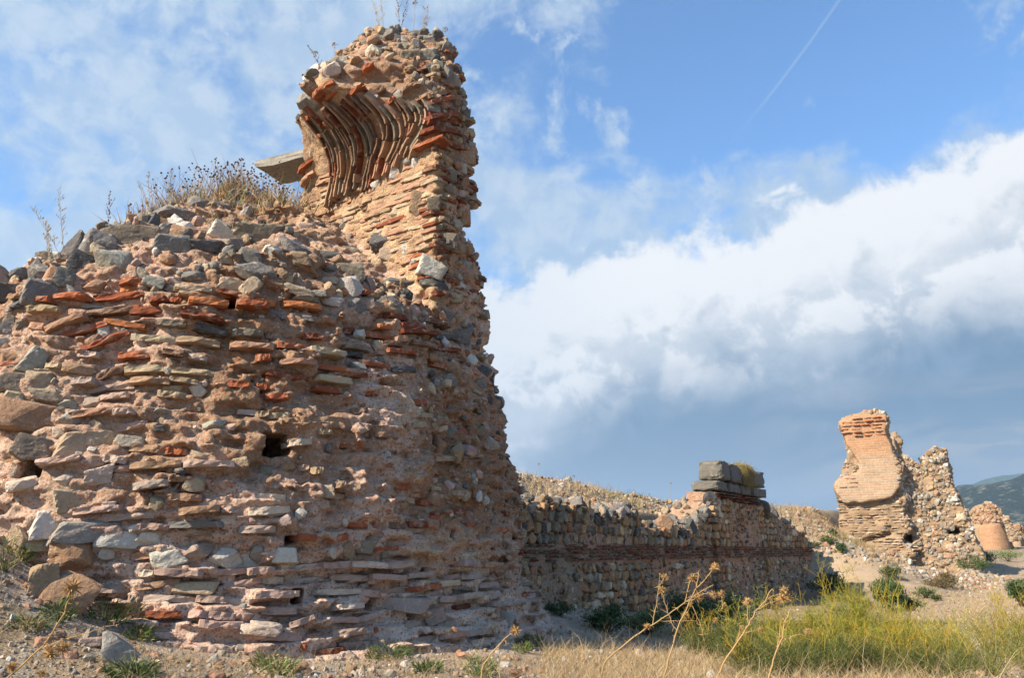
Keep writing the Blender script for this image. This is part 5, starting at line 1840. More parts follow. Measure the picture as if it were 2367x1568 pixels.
def dry_grass():
    Bs, Hs, Ws = [], [], []
    def field(n, u0, u1, y0, y1, hmin, hmax, dens_seed, thr, wid):
        x, y = ground_pts(n, u0, u1, y0, y1)
        k = fbm(x, y, x * 0, .9, 2, dens_seed) > thr
        k &= np.hypot(x - CX, y - CY) > 4.5
        sd = (x - W0[0]) * WN[0] + (y - W0[1]) * WN[1]
        k &= ~((sd > -.15) & (sd < 1.2))
        x, y = x[k], y[k]
        B = np.stack([x, y, ground_z(x, y) - .01], 1)
        Bs.append(B); Hs.append(rs.uniform(hmin, hmax, len(x)) * rs.uniform(.5, 1, len(x))); Ws.append(np.full(len(x), wid) * np.clip(np.hypot(x, y) / 8, .8, 4))
    field(26000, 540, 940, 4.6, 9.5, .04, .24, 101, -.25, .0045)
    field(5000, 900, 1090, 4.6, 9.5, .04, .2, 111, -.1, .0045)
    field(20000, -60, 620, 3.6, 7.8, .02, .13, 102, -.15, .0038)
    field(15000, 640, 1100, 8.5, 22, .06, .24, 103, -.25, .0045)
    field(5000, 500, 760, 10, 15, .05, .16, 104, -.1, .0035)
    field(1800, 540, 1090, 4.9, 8.5, .22, .50, 110, -.5, .0035)
    field(3500, -40, 560, 4.6, 7.8, .10, .26, 109, -.3, .0035)
    field(13000, 860, 1110, 11, 34, .05, .2, 107, -.35, .005)
    field(24000, 740, 1110, 16, 45, .05, .18, 105, -.1, .0045)
    B = np.concatenate(Bs); H = np.concatenate(Hs); W_ = np.concatenate(Ws)
    n = len(B)
    lean = rs.normal(size=(n, 3)) * [.55, .55, 0] + [.1, 0, 0]
    T = B + (np.array([0, 0, 1.0]) * rs.uniform(.35, 1.0, (n, 1)) + lean) * H[:, None]
    mo = rs.normal(size=(n, 3)) * H[:, None] * .10 + [0, 0, .0]
    V, F, C = ribbons(B, T, mo, W_, pick(STRAW, n) , 3)
    put('dry_grass', mk_mesh('dry_grass', V, [F], C), M_DRY, base=(1, 6, 0), kind='stuff')


dry_grass()


def terrace_grass():
    """dry tufts on the made ground behind the wall and beside the far ruin"""
    cs = []
    for _ in range(140):
        s_ = rs.uniform(-1, 27); n_ = rs.uniform(1.4, 8)
        if s_ > 23: n_ = rs.uniform(-3.5, 6)
        if 10.5 < s_ < 16 and n_ < 1.8: continue
        cs.append(W0 + WD * s_ + WN * n_)
    Bs, Hs, Cs = [], [], []
    for c in cs:
        n = rs.randint(60, 160)
        q = c + rs.normal(size=(n, 2)) * rs.uniform(.15, .5)
        q = q[((q - W0) @ WN) > 1.25] if ((c - W0) @ WD) < 23.8 else q
        n = len(q)
        Bs.append(np.stack([q[:, 0], q[:, 1], ground_z(q[:, 0], q[:, 1]) - .02], 1))
        Hs.append(rs.uniform(.06, .24, n) * rs.uniform(.6, 1.5))
        pal = STRAW if rs.rand() < .75 else (GREEN * 1.2 if rs.rand() < .6 else np.array([(.30, .15, .10), (.36, .2, .12)]))
        Cs.append(pick(pal, n))
    for _ in range(90):        # golden grass on the rim of the slope by the far ruin
        c = W0 + WD * rs.uniform(24.5, 28) + WN * rs.uniform(-2.5, 5)
        n = rs.randint(60, 180); q = c + rs.normal(size=(n, 2)) * rs.uniform(.2, .7)
        Bs.append(np.stack([q[:, 0], q[:, 1], ground_z(q[:, 0], q[:, 1]) - .02], 1)); Hs.append(rs.uniform(.1, .4, n) * rs.uniform(.5, 1.3)); Cs.append(pick(STRAW * (1 if rs.rand() < .7 else .7), n))
    B = np.concatenate(Bs); H = np.concatenate(Hs); C = np.concatenate(Cs); n = len(B)
    T = B + (np.array([0, 0, 1.0]) + rs.normal(size=(n, 3)) * [.4, .4, .1]) * H[:, None]
    V, F, C = ribbons(B, T, rs.normal(size=(n, 3)) * H[:, None] * .12, np.full(n, .014), C, 2)
    put('terrace_grass', mk_mesh('terrace_grass', V, [F], C), M_DRY, base=(5, 25, 2), kind='stuff')


terrace_grass()

# grass and seed heads on the crest of the pier
HEADV, HEADF = ICO[1]


def pier_top(x, y):
    h = BV.ray_cast(Vector((x, y, 12.0)), Vector((0, 0, -1)), 14)
    return np.array(h[0]) if h[0] is not None else None


def crest_grass():
    B, Hh, C = [], [], []
    stems = Merge()
    for i in range(24000):
        t_ = rs.uniform(-2.4, 1.2); r_ = 3.0 * rs.rand() ** .5 + (1.7 * rs.rand() if t_ < -.5 else 0)
        if i > 16000:
            t_ = rs.uniform(-1.9, -1.2); r_ = rs.uniform(.8, 3.7)
        x, y = CX + r_ * math.sin(t_) - .15 - .5 * (t_ < 0) * rs.rand(), CY - r_ * math.cos(t_) + .75
        dn = float(vnoise(np.array([x * 1.5]), np.array([y * 1.5]), np.array([0.]), 66)[0])
        if rs.rand() > .55 + .6 * dn: continue
        p = pier_top(x, y)
        if p is None or p[2] > 6.5: continue
        if loc_ab(x, y)[1] > -.05 and loc_ab(x, y)[0] < 2.9 and loc_ab(x, y)[1] < 1: continue
        front = (y < CY - .9)
        if front and rs.rand() < .6: continue
        B.append(p - [0, 0, .02]); Hh.append(rs.uniform(.10, .42) * (.4 if front else 1))
        C.append((pick(STRAW, 1) if rs.rand() < .84 else pick(GREEN * 1.3, 1))[0] * ([.9, .72, .66] if rs.rand() < .4 else [1, 1, 1]))
    B = np.array(B); Hh = np.array(Hh); C = np.array(C); n = len(B)
    T = B + (np.array([0, 0, 1.0]) + rs.normal(size=(n, 3)) * [.5, .5, .1]) * Hh[:, None]
    V, F, C2 = ribbons(B, T, rs.normal(size=(n, 3)) * Hh[:, None] * .15, np.full(n, .015), C, 3)
    me = mk_mesh('crest_grass', V, [F], C2)
    put('crest_grass', me, M_DRY, base=(CX, CY, 6), kind='stuff')
    # stems with dark round heads
    m = Merge()
    k = 0
    while k < 420:
        x = CX + rs.normal() * .85 + .15; y = CY + rs.uniform(-.6, 1.1)
        if rs.rand() < .25: x = CX + rs.uniform(-2.8, -.6)
        p = pier_top(x, y); k += 1
        if p is None or p[2] > 6.6 or p[2] < 4: continue
        H = rs.uniform(.25, .62) * (1 if abs(x - CX) < 1.3 else .6)
        top = p + np.array([rs.normal() * .16, rs.normal() * .12, 1]) * H
        md = (p + top) / 2 + rs.normal(size=3) * .02
        tube(m, [p, md, top], [.0028, .0022, .0016], (.33, .24, .16), 3)
        for b_ in range(rs.randint(0, 4)):
            q = md + (top - md) * rs.uniform(0, .7); e2 = q + np.array([rs.normal() * .5, rs.normal() * .4, .9]) * H * .3
            tube(m, [q, e2], .0014, (.33, .24, .16), 3)
            m.add(HEADV * rs.uniform(.011, .017) + e2, HEADF, (.13, .065, .045))
        m.add(HEADV * rs.uniform(.012, .019) + top, HEADF, (.14, .07, .05))
    put('seed_head_stalks', m.mesh('seed_head_stalks', False), M_DRY, base=(CX, CY, 6), kind='stuff')


crest_grass()


def sprig_px(x2, ytop, ybase, lean, kind, label, name='dry_sprig', Yd=None, grp='tall dry sprigs on top of the ruin', col=(.50, .40, .26)):
    """one tall dry plant; x2, ytop, ybase measured on the 2367 px overview"""
    u, v = big(x2, ybase)
    p, d = hit_px(u, v)
    if Yd is None and (p is None or p[1] > 14):
        for k in range(1, 25):
            p, d = hit_px(u, v + k * 1.5)
            if p is not None and p[1] < 14: break
    if Yd is not None:
        p = at_y(u, v, Yd)
    if p is None: return
    k = 1024 / 2367 / FPX * np.linalg.norm(p - EYE)
    H = (ybase - ytop) * k
    m = Merge()
    L = lean * k
    def stem(b, t, r0, r1, n=6, wob=.03):
        s = np.linspace(0, 1, n)[:, None]
        c = b + (t - b) * s + np.array([1, .3, 0]) * (s * (1 - s)) * rs.uniform(-.2, .2) * H + rs.normal(size=(n, 3)) * wob * .12 * s
        tube(m, c, np.linspace(r0, r1, n), col, 4)
        return c
    z0 = np.array([0, 0, -.06])
    if kind == 'feather':
        for j in range(3 if H > .8 else 2):
            tp = np.array([L + rs.normal() * .13 * (j > 0) + (-.18 if j == 1 else 0), rs.normal() * .05, H * (1 - .22 * j)])
            c = stem(z0, tp, .0042, .0018, 9)
            for q in range(26):
                t = rs.uniform(.25, 1)
                b = c[0] + (c[-1] - c[0]) * t if False else np.array([np.interp(t * 8, np.arange(9), c[:, i]) for i in range(3)])
                e = b + np.array([rs.uniform(-.7, .7), rs.uniform(-.4, .4), rs.uniform(.4, 1)]) * H * .10
                tube(m, [b, e], .0014, col, 3)
                for w in range(2):
                    f = b + (e - b) * rs.uniform(.4, 1); 
                    m.add(HEADV * [.004, .004, .013] + f, HEADF, np.array(col) * 1.1)
    elif kind == 'knobby':
        for j in range(2 if H > .6 else 1):
            c = stem(z0, np.array([L * (1 - 2 * j), 0, H * (1 - .2 * j)]), .0045, .0016, 9)
            for q in range(18):
                t = rs.uniform(.3, 1)
                b = np.array([np.interp(t * 8, np.arange(9), c[:, i]) for i in range(3)])
                m.add(HEADV * [.007, .007, .012] + b + rs.normal(size=3) * .006, HEADF, (.22, .14, .10))
            for q in range(3):
                b = np.array([np.interp((.3 + .15 * q) * 8, np.arange(9), c[:, i]) for i in range(3)])
                e = b + np.array([rs.choice([-1, 1]) * .35, 0, .9]) * H * .28
                tube(m, [b, e], .0016, (.30, .2, .14), 3)
                for w in range(6):
                    m.add(HEADV * .006 + b + (e - b) * rs.rand(), HEADF, (.22, .14, .10))
    else:  # umbel on a bare stalk
        c = stem(z0, np.array([L, 0, H]), .004, .0022, 7, .01)
        for q in range(16):
            e = c[-1] + nrm(rs.normal(size=3) + [0, 0, .8]) * .035
            tube(m, [c[-1], e], .0012, col, 3)
            m.add(HEADV * .009 + e, HEADF, (.40, .27, .13))
    me = m.mesh(name, False)
    me.materials.append(M_DRY)
    o = bpy.data.objects.new(name, me); scene.collection.objects.link(o)
    o.location = p
    o['label'] = label; o['category'] = 'dry plant'; o['group'] = grp


SP_ = [(150, 450, 600, -35, 'feather', 'tall pale feathery dry grass leaning left at the left shoulder of the ruin'),
       (120, 520, 600, -25, 'feather', 'shorter pale feathery dry grass below the tall one on the left shoulder'),
       (250, 415, 500, -8, 'knobby', 'brown knobbly forked stalk left of the crest of the ruin'),
       (355, 355, 450, -20, 'feather', 'pale feathery sprig leaning left above the left end of the crest'),
       (388, 370, 450, 4, 'feather', 'slim upright feathery sprig right of the leaning one on the crest'),
       (497, 345, 440, -6, 'knobby', 'single thin dark stalk rising from the middle of the crest'),
       (885, -20, 75, -12, 'feather', 'pale sprig at the left of the tuft on the very top of the vault fragment'),
       (925, -30, 75, -14, 'knobby', 'dark forked stalk in the middle of the tuft on the very top'),
       (953, 0, 75, 3, 'umbel', 'stalk with round tan seed head on the very top of the vault fragment'),
       (975, -10, 80, 8, 'feather', 'pale sprig at the right of the tuft on the very top of the vault fragment'),
       (770, 85, 125, 2, 'umbel', 'short stalk with round tan seed head on the left slope of the fragment top'),
       (728, 108, 150, -2, 'umbel', 'small seed head at the far left edge of the fragment top'),
       (750, 70, 130, -40, 'knobby', 'thin dark forked twig leaning left on the fragment top'),
       (1028, 65, 112, 0, 'umbel', 'lone stalk with round seed head at the right shoulder of the fragment top')]
for x2, yt, yb, ln_, kd, lab in SP_:
    sprig_px(x2, yt, yb, ln_, kd, lab)
# stalks on the terrace behind the long wall
for x2, yt, yb, lab in ((1248, 1078, 1180, 'tallest pale stalk with round head behind the left end of the long wall'), (1330, 1108, 1215, 'pale stalk with round head, second from the left behind the long wall'), (1506, 1150, 1225, 'short pale stalk with round head behind the middle of the long wall'), (1555, 1122, 1170, 'pale stalk with small head just left of the marble blocks')):
    sprig_px(x2, yt, yb, -2, 'umbel', lab, 'dry_stalk', 20.5 if x2 < 1400 else 24, 'dry stalks behind the long wall')


# ------------------------------------------------------------------ thistles
def thistle(label, stems, heads, Yd, col=(.52, .34, .15)):
    """stems: list of pixel polylines (1024 px picture), first is the main one; heads: (u, v, radius in px)"""
    k = Yd / FPX
    b = at_y(stems[0][0][0], stems[0][0][1], Yd)
    g = gz(b[0], b[1])
    base = np.array([b[0], b[1], g])
    r = root('thistle', base, label, 'thistle', 'dry thistles in the foreground')
    sm = Merge()
    for si, st in enumerate(stems):
        P = np.array([at_y(u, v, Yd + .04 * si) for u, v in st])
        if si == 0:
            P = np.vstack([[base[0] - (P[1][0] - P[0][0]) * .3, base[1], g - .03], P])
        n = len(P)
        tt = np.linspace(0, n - 1, 3 * n)
        Q = np.stack([np.interp(tt, np.arange(n), P[:, j]) for j in range(3)], 1)
        Q += rs.normal(size=Q.shape) * .0025
        r0 = .0062 if si == 0 else .0036
        tube(sm, Q, np.linspace(r0, r0 * .45, len(Q)), col, 6)
        for q in range(len(Q) * 2):   # small thorny wings
            i = rs.randint(len(Q)); e = Q[i] + rs.normal(size=3) * .016
            tube(sm, [Q[i], e], [.0022, .0005], np.array(col) * 1.1, 3)
    put('stem', sm.mesh('stem', True), M_DRY, r)
    for (u, v, rp) in heads:
        c = at_y(u, v, Yd)
        R_ = rp * k * 1.25
        m = Merge()
        V, F = ICO[2]
        m.add(V * R_ * .42 + c, F, (.36, .20, .08))
        for q in range(64):
            dv = nrm(rs.normal(size=3) + [0, 0, .25])
            tube(m, [c + dv * R_ * .3, c + dv * R_ * rs.uniform(.75, 1.15)], [R_ * .07, R_ * .012], jitcol((.55, .34, .14), rs, .25), 3)
        put('flower_head', m.mesh('flower_head', False), M_DRY, r)


def c2(*pts): return [((2000 + x / 3.92) * .31831, (1731 + y / 3.92) * .31831) for x, y in pts]
def c1_(*pts): return [((1500 + x / 3.92) * .31831, (1731 + y / 3.92) * .31831) for x, y in pts]
def h2(*pts): return [((2000 + x / 3.92) * .31831, (1731 + y / 3.92) * .31831, r / 3.92 * .31831) for x, y, r in pts]
def h1(*pts): return [((1500 + x / 3.92) * .31831, (1731 + y / 3.92) * .31831, r / 3.92 * .31831) for x, y, r in pts]


thistle('tall forked dry thistle, its top head highest of all in front of the long wall', [c2((330, 1600), (400, 1300), (500, 980), (620, 700), (720, 490), (830, 390), (930, 240)), c2((490, 990), (400, 800), (310, 545), (300, 500)), c2((600, 640), (650, 400), (685, 350)), c2((740, 460), (770, 240))],
        h2((960, 215, 55), (310, 490, 45), (685, 350, 55)), 5.5)
thistle('dry thistle leaning far right from the bottom edge with several heads in the middle', [[*c1_((1560, 1380), (1800, 1170), (2060, 970))] + c2((190, 930), (400, 790), (600, 640), (740, 540), (940, 430)), c2((620, 640), (760, 590)), c2((800, 550), (900, 520), (940, 550)), c2((190, 920), (260, 600), (280, 290)), c2((270, 440), (350, 335)), c2((1062, 720), (1045, 560)), c2((280, 885), (500, 870), (740, 870)), c2((660, 640), (780, 890), (830, 1090))],
        h2((130, 945, 40), (760, 590, 55), (940, 550, 45), (350, 335, 42), (1045, 545, 45), (600, 800, 42), (665, 670, 30), (970, 865, 32), (1080, 670, 25)), 6.0)
thistle('dry thistle with a dense cluster of heads at its right tip', [c2((970, 1600), (1080, 1370), (1300, 1050), (1380, 900), (1480, 750), (1560, 650), (1670, 480)), c2((1500, 740), (1620, 660), (1740, 630)), c2((1580, 640), (1660, 570), (1780, 540)), c2((1370, 900), (1362, 650)), c2((1240, 1120), (1280, 970)), c2((1320, 1030), (1480, 990))],
        h2((1785, 600, 60), (1865, 595, 50), (1815, 500, 50), (1362, 640, 52), (1295, 955, 28), (1525, 980, 32)), 5.2)
thistle('bare forked dry thistle stem with one small head on a side branch at right', [c2((1610, 1600), (1680, 1370), (1740, 1200), (1800, 1060), (1830, 880), (1890, 730)), c2((1740, 1200), (1770, 890)), c2((1780, 1130), (1900, 1070), (2050, 1020), (2110, 1000))], h2((2115, 1000, 40)), 4.9)
thistle('small dry thistle with one round head by the right foot of the ruin', [c1_((60, 1440), (160, 1290), (270, 1160), (400, 1040), (460, 1000)), c1_((275, 1560), (262, 1150)), c1_((330, 1110), (360, 1160))], h1((470, 1000, 62)), 5.6)
def c5(*pts): return [cpx(5, x, y) for x, y in pts]
def h5(*pts): return [(*cpx(5, x, y), r / 2.6133 * .31831) for x, y, r in pts]
thistle('dry thistle bending left over the gravel in the lower left corner', [c5((40, 1600), (200, 1450), (360, 1310), (440, 1180), (520, 1060), (545, 960), (590, 850)), c5((350, 1330), (500, 1260), (640, 1225), (800, 1170), (930, 1140)), c5((360, 1320), (440, 1290))], h5((595, 830, 75), (410, 1375, 60), (520, 1330, 50), (95, 1490, 45), (340, 1545, 35)), 4.6)


# ------------------------------------------------------------------ leafy weeds, fennel and shrubs
def weed_mesh(n, rad, hgt, leafL, pal, seed, stems=16, width=.15):
    rsl = np.random.RandomState(seed)
    a = rsl.uniform(0, 2 * math.pi, n); rr = rad * rsl.rand(n) ** .6
    zz = hgt * rsl.rand(n) * (1 - .5 * (rr / rad) ** 2)
    B = np.stack([np.cos(a) * rr, np.sin(a) * rr, zz], 1)
    d = np.stack([np.cos(a), np.sin(a), rsl.uniform(.1, 1.2, n)], 1) + rsl.normal(size=(n, 3)) * .4
    d /= np.linalg.norm(d, axis=1)[:, None]
    L = leafL * rsl.uniform(.5, 1.2, n)
    T = B + d * L[:, None]
    C = pal[rsl.randint(len(pal), size=n)] * (1 + rsl.uniform(-.3, .3, (n, 1)))
    V, F, C2 = ribbons(B, T, np.array([0, 0, 1.0]) * (L * .12)[:, None], L * width, C, 3)
    m = Merge(); m.add(V, F, (0, 0, 0)); m.C[-1] = C2.astype(np.float32)
    for i in range(stems):
        b = np.array([rsl.normal() * rad * .2, rsl.normal() * rad * .2, -.03]); j = rsl.randint(n)
        tube(m, [b, (b + B[j]) / 2 + [0, 0, hgt * .15], B[j]], [.004, .003, .002], pal[0] * 1.2, 3)
    return m.mesh('weed', True)


WEEDS = [(5, 360, 600, 280, 150, 'feathery green weed growing against the ruin foot, upper left corner of the ground'), (5, 40, 560, 150, 330, 'tall green weed at the left edge of the photo'), (5, 170, 560, 180, 120, 'small yellowish green weed between two clumps at the left'),
         (5, 470, 1030, 190, 210, 'dark green weed just below the tilted orange boulder'), (5, 900, 1060, 420, 200, 'wide dark green weed spreading below the cream pointed stone'), (5, 230, 1140, 200, 110, 'sparse green weed in gravel at the far left'),
         (5, 1140, 1220, 160, 130, 'sparse green weed with dry tips in gravel, lower left'), (5, 1080, 1520, 300, 150, 'green weed at the bottom edge left of centre'), (5, 2280, 1500, 250, 150, 'sparse green weed in the gravel at the bottom, left of centre'),
         (7, 80, 1450, 180, 140, 'sparse green weed at the bottom edge below the ruin centre'), (7, 1100, 1360, 300, 130, 'green weed with yellow tips at the foot of the ruin'), (7, 880, 1370, 160, 80, 'low green weed left of the yellow tipped one'),
         (7, 1850, 1480, 220, 190, 'yellowish green weed bush at the bottom right of the ruin'), (7, 1420, 1490, 200, 90, 'flat green weed at the bottom edge under the ruin'), (7, 2280, 1280, 190, 110, 'dark green weed in shade right of the small thistle'),
         (7, 2200, 1330, 110, 80, 'light green weed beside the shaded one')]
for i, (reg, cx_, cy_, w_, h_, lab) in enumerate(WEEDS):
    u, v = cpx(reg, cx_, cy_ + h_ * .4)
    p = on_ground(u, v)
    if p is None: continue
    k = .31831 / 2.6133 / FPX * np.linalg.norm(p - EYE)
    me = weed_mesh(int(90 + w_ * .45), w_ * k * .55, h_ * k * .75, .07, (GREEN * [.8, .85, .8] if i in (0, 3, 4, 7, 10, 13, 14) else np.vstack([GREEN, STRAW * .7]) if i in (5, 9, 1, 11) else np.vstack([GREEN * 1.3, STRAW[:2] * .8])), 500 + i)
    me.materials.append(M_LEAF)
    o = bpy.data.objects.new('leafy_weed', me); scene.collection.objects.link(o)
    o.location = p
    o['label'] = lab; o['category'] = 'weed'; o['group'] = 'green weeds on the gravel'
# weeds in the open, (2367 px overview): x, y of foot, width, height
def shrub_px(name, x2, yf, w2, h2_, label, pal, n, leaf, cat, grp, width=.3, seed=0, upright=False, Yd=None):
    u, v = big(x2, yf)
    p = on_ground(u, v)
    if p is None: return
    if Yd is not None:
        q = at_y(u, v, Yd); p = np.array([q[0], q[1], gz(q[0], q[1])])
        h2_ = h2_
    k = 1024 / 2367 / FPX * np.linalg.norm(p - EYE)
    Rr, H = w2 * k * .5, h2_ * k
    rsl = np.random.RandomState(seed)
    m = Merge()
    nb = 16
    tips = []
    for b in range(nb):
        a = rsl.uniform(0, 2 * math.pi); rr = Rr * rsl.uniform(.2, 1.0)
        tip = np.array([math.cos(a) * rr, math.sin(a) * rr, H * rsl.uniform(.55, 1.0) * (1 - .35 * (rr / Rr) ** 2)])
        tube(m, [np.array([0, 0, -.05]), tip * [.5, .5, .55], tip], [.012, .008, .004], (.20, .14, .08), 4)
        tips.append(tip)
    tips = np.array(tips)
    t = tips[rsl.randint(nb, size=n)] * rsl.uniform(.35, 1.0, (n, 1)) ** .5 + rsl.normal(size=(n, 3)) * [Rr * .17, Rr * .17, H * .10]
    t[:, 2] = np.abs(t[:, 2])
    d = rsl.normal(size=(n, 3)) * (.5 if upright else 1) + [0, 0, 1.2 if upright else .3]
    d /= np.linalg.norm(d, axis=1)[:, None]
    L = leaf * rsl.uniform(.6, 1.3, n)
    C = pal[rsl.randint(len(pal), size=n)] * (1 + rsl.uniform(-.35, .35, (n, 1)))
    V, F, C2 = ribbons(t, t + d * L[:, None], rsl.normal(size=(n, 3)) * .1 * L[:, None], L * width, C, 2)
    m.add(V, F, (0, 0, 0)); m.C[-1] = C2.astype(np.float32)
    me = m.mesh(name, True)
    me.materials.append(M_LEAF)
    o = bpy.data.objects.new(name, me); scene.collection.objects.link(o)
    o.location = p
    o['label'] = label; o['category'] = cat; o['group'] = grp


DK = np.array([(.035, .065, .022), (.05, .085, .03), (.075, .10, .04)])
MG = np.array([(.07, .11, .035), (.10, .14, .045), (.13, .16, .06), (.20, .20, .09)])
BG = np.array([(.16, .11, .05), (.10, .11, .04), (.22, .16, .08)])
shrub_px('dark_shrub', 1405, 1462, 95, 55, 'dark leafy shrub at the foot of the long wall, leftmost', DK * 1.5, 1500, .05, 'shrub', 'dark shrubs along the long wall', .45, 1)
shrub_px('dark_shrub', 1600, 1475, 130, 95, 'dark round shrub against the long wall behind the thistles', DK * 1.2, 2600, .05, 'shrub', 'dark shrubs along the long wall', .45, 2)
shrub_px('dark_shrub', 1700, 1475, 130, 100, 'shrub with fern like sprays right of the dark round one', MG, 2600, .05, 'shrub', 'dark shrubs along the long wall', .35, 3)
shrub_px('dark_shrub', 1495, 1470, 90, 55, 'yellowish leafy shrub left of the dark round one', MG * 1.3, 1500, .045, 'shrub', 'dark shrubs along the long wall', .45, 4)
shrub_px('dark_shrub', 1915, 1378, 80, 45, 'dark shrub in the shadow at the right end of the long wall', DK, 2200, .09, 'shrub', 'dark shrubs along the long wall', .4, 5)
shrub_px('dark_shrub', 1290, 1425, 70, 30, 'small dark weed bush in the shadow right of the ruin', DK * 1.3, 700, .04, 'shrub', 'dark shrubs along the long wall', .4, 6)
BUSH = [(2058, 1420, 75, 66, 'bright green upright bush on the slope, largest there', DK * 1.6, 2400, True), (2060, 1345, 45, 28, 'low green tuft in front of the far ruin', MG, 900, False), (1945, 1280, 28, 20, 'round dark green tuft at the left foot of the far ruin', DK * 1.5, 700, False),
        (1915, 1262, 34, 18, 'green tuft on the slope left of the far ruin', MG, 600, False), (1880, 1268, 30, 12, 'flat green tuft furthest left on the slope', MG, 500, False), (2110, 1415, 50, 26, 'flat green bush right of the bright upright bush', MG * .9, 900, False),
        (2190, 1345, 36, 16, 'brownish tuft on the path below the right of the far ruin', BG, 500, False), (2180, 1362, 70, 22, 'wide olive brown tuft beside the path', BG, 900, False), (2255, 1325, 60, 34, 'green bush at the right foot of the far ruin', DK * 1.7, 1200, False),
        (2280, 1312, 36, 30, 'upright green bush at the right corner of the far ruin', DK * 1.5, 800, True), (2362, 1405, 50, 50, 'dark green bush at the right edge of the photo', DK * 1.7, 1300, False), (2330, 1300, 80, 26, 'yellow green bush below the distant rounded ruin', MG * 1.7, 1200, False),
        (2140, 1385, 40, 20, 'small green tuft between the flat bush and the path', MG, 500, False), (1990, 1405, 40, 16, 'small olive tuft above the slabs', MG, 400, False), (1925, 1240, 22, 14, 'small bush on the rim of the slope', MG, 300, False), (1610, 1155, 30, 22, 'round green bush beside the marble blocks', MG, 700, False), (2165, 1393, 30, 16, 'tiny green tuft among white stones', MG, 300, False)]
for i, (x2, yf, w2, hh, lab, pal, n, up) in enumerate(BUSH):
    shrub_px('low_bush', x2, yf, w2, hh, lab, pal, n, .13 if up else .09, 'bush', 'low bushes on the open ground', .22 if up else .35, 20 + i, up)


def fennel(x2, Yd, w2, ytop, label, seed, pal, n=7000):
    """wild fennel: a fountain of hair fine branching stalks"""
    u = x2 * 1024 / 2367
    q = at_y(u, 600, Yd); x, y = q[0], q[1]
    g = gz(x, y)
    base = np.array([x, y, g])
    d = ray(u, ytop * 1024 / 2367)
    H = max(.25, 1 + d[2] / d[1] * y - g)
    k = 1024 / 2367 / FPX * np.linalg.norm(base - EYE)
    Rr = w2 * k * .5
    rsl = np.random.RandomState(seed)
    r = root('wild_fennel', base, label, 'fennel', 'wild fennel bushes on the right')
    sm = Merge()
    nst = 46
    tips = np.empty((nst, 3)); curves = []
    for i in range(nst):
        a = rsl.uniform(0, 2 * math.pi); rr = Rr * rsl.rand() ** .6
        hh = H * rsl.uniform(.55, 1.0) * (1 - .3 * (rr / Rr) ** 2)
        b = np.array([math.cos(a) * rr * .35, math.sin(a) * rr * .35, -.03])
        t = np.array([math.cos(a) * rr, math.sin(a) * rr, hh])
        c = np.stack([b, b + (t - b) * .33 + [0, 0, hh * .08], b + (t - b) * .66 + [0, 0, hh * .06], t])
        curves.append(c)
        tube(sm, c + base, [.005, .004, .003, .0015], jitcol((.20, .24, .06) if rsl.rand() < .6 else (.36, .32, .08), rsl, .2), 3)
    for i in range(int(7 + n / 900)):      # taller flowering stalks with forked yellow sprays
        a = rsl.uniform(0, 2 * math.pi); rr = Rr * rsl.rand() ** .5
        b = np.array([math.cos(a) * rr * .4, math.sin(a) * rr * .4, 0]); t = np.array([math.cos(a) * rr * 1.05, math.sin(a) * rr * 1.05, H * rsl.uniform(1.0, 1.35)])
        c = np.linspace(b, t, 7); c[1:] += rsl.normal(size=(6, 3)) * .012
        cc = jitcol((.50, .36, .05) if rsl.rand() < .6 else (.34, .34, .07), rsl, .2)
        tube(sm, c + base, np.linspace(.0042, .002, 7), cc, 3)
        for q in range(7):
            j = rsl.uniform(2.5, 6); s0 = np.array([np.interp(j, np.arange(7), c[:, w]) for w in range(3)])
            e = s0 + nrm(rsl.normal(size=3) * [.8, .8, .3] + [0, 0, .9]) * rsl.uniform(.06, .18)
            tube(sm, [s0 + base, e + base], .0019, cc, 3)
            for w in range(3):
                tube(sm, [e + base, e + base + nrm(rsl.normal(size=3) + [0, 0, .8]) * rsl.uniform(.02, .05)], .0014, cc, 3)
    put('stem', sm.mesh('stem', True), M_LEAF, r)
    ci = rsl.randint(nst, size=n); tt = rsl.rand(n) ** .8 * 3
    CC = np.array(curves)
    i0 = np.clip(tt.astype(int), 0, 2); f = (tt - i0)[:, None]
    B = CC[ci, i0] * (1 - f) + CC[ci, i0 + 1] * f
    B = B + rsl.normal(size=B.shape) * .035
    dd = rsl.normal(size=(n, 3)) * [.75, .75, .45] + [0, 0, .75]
    dd /= np.linalg.norm(dd, axis=1)[:, None]
    L = rsl.uniform(.04, .16, n)
    hf = np.clip(B[:, 2] / H, 0, 1)[:, None]
    C = pal[rsl.randint(len(pal), size=n)] * (1 + rsl.uniform(-.45, .3, (n, 1)))
    B[:, 2] = np.maximum(B[:, 2], 0)
    V, F, C2 = ribbons(B + base, B + base + dd * L[:, None], rsl.normal(size=(n, 3)) * .1 * L[:, None], np.full(n, .0030), C, 2)
    put('foliage', mk_mesh('foliage', V, [F], C2), M_LEAF, r)


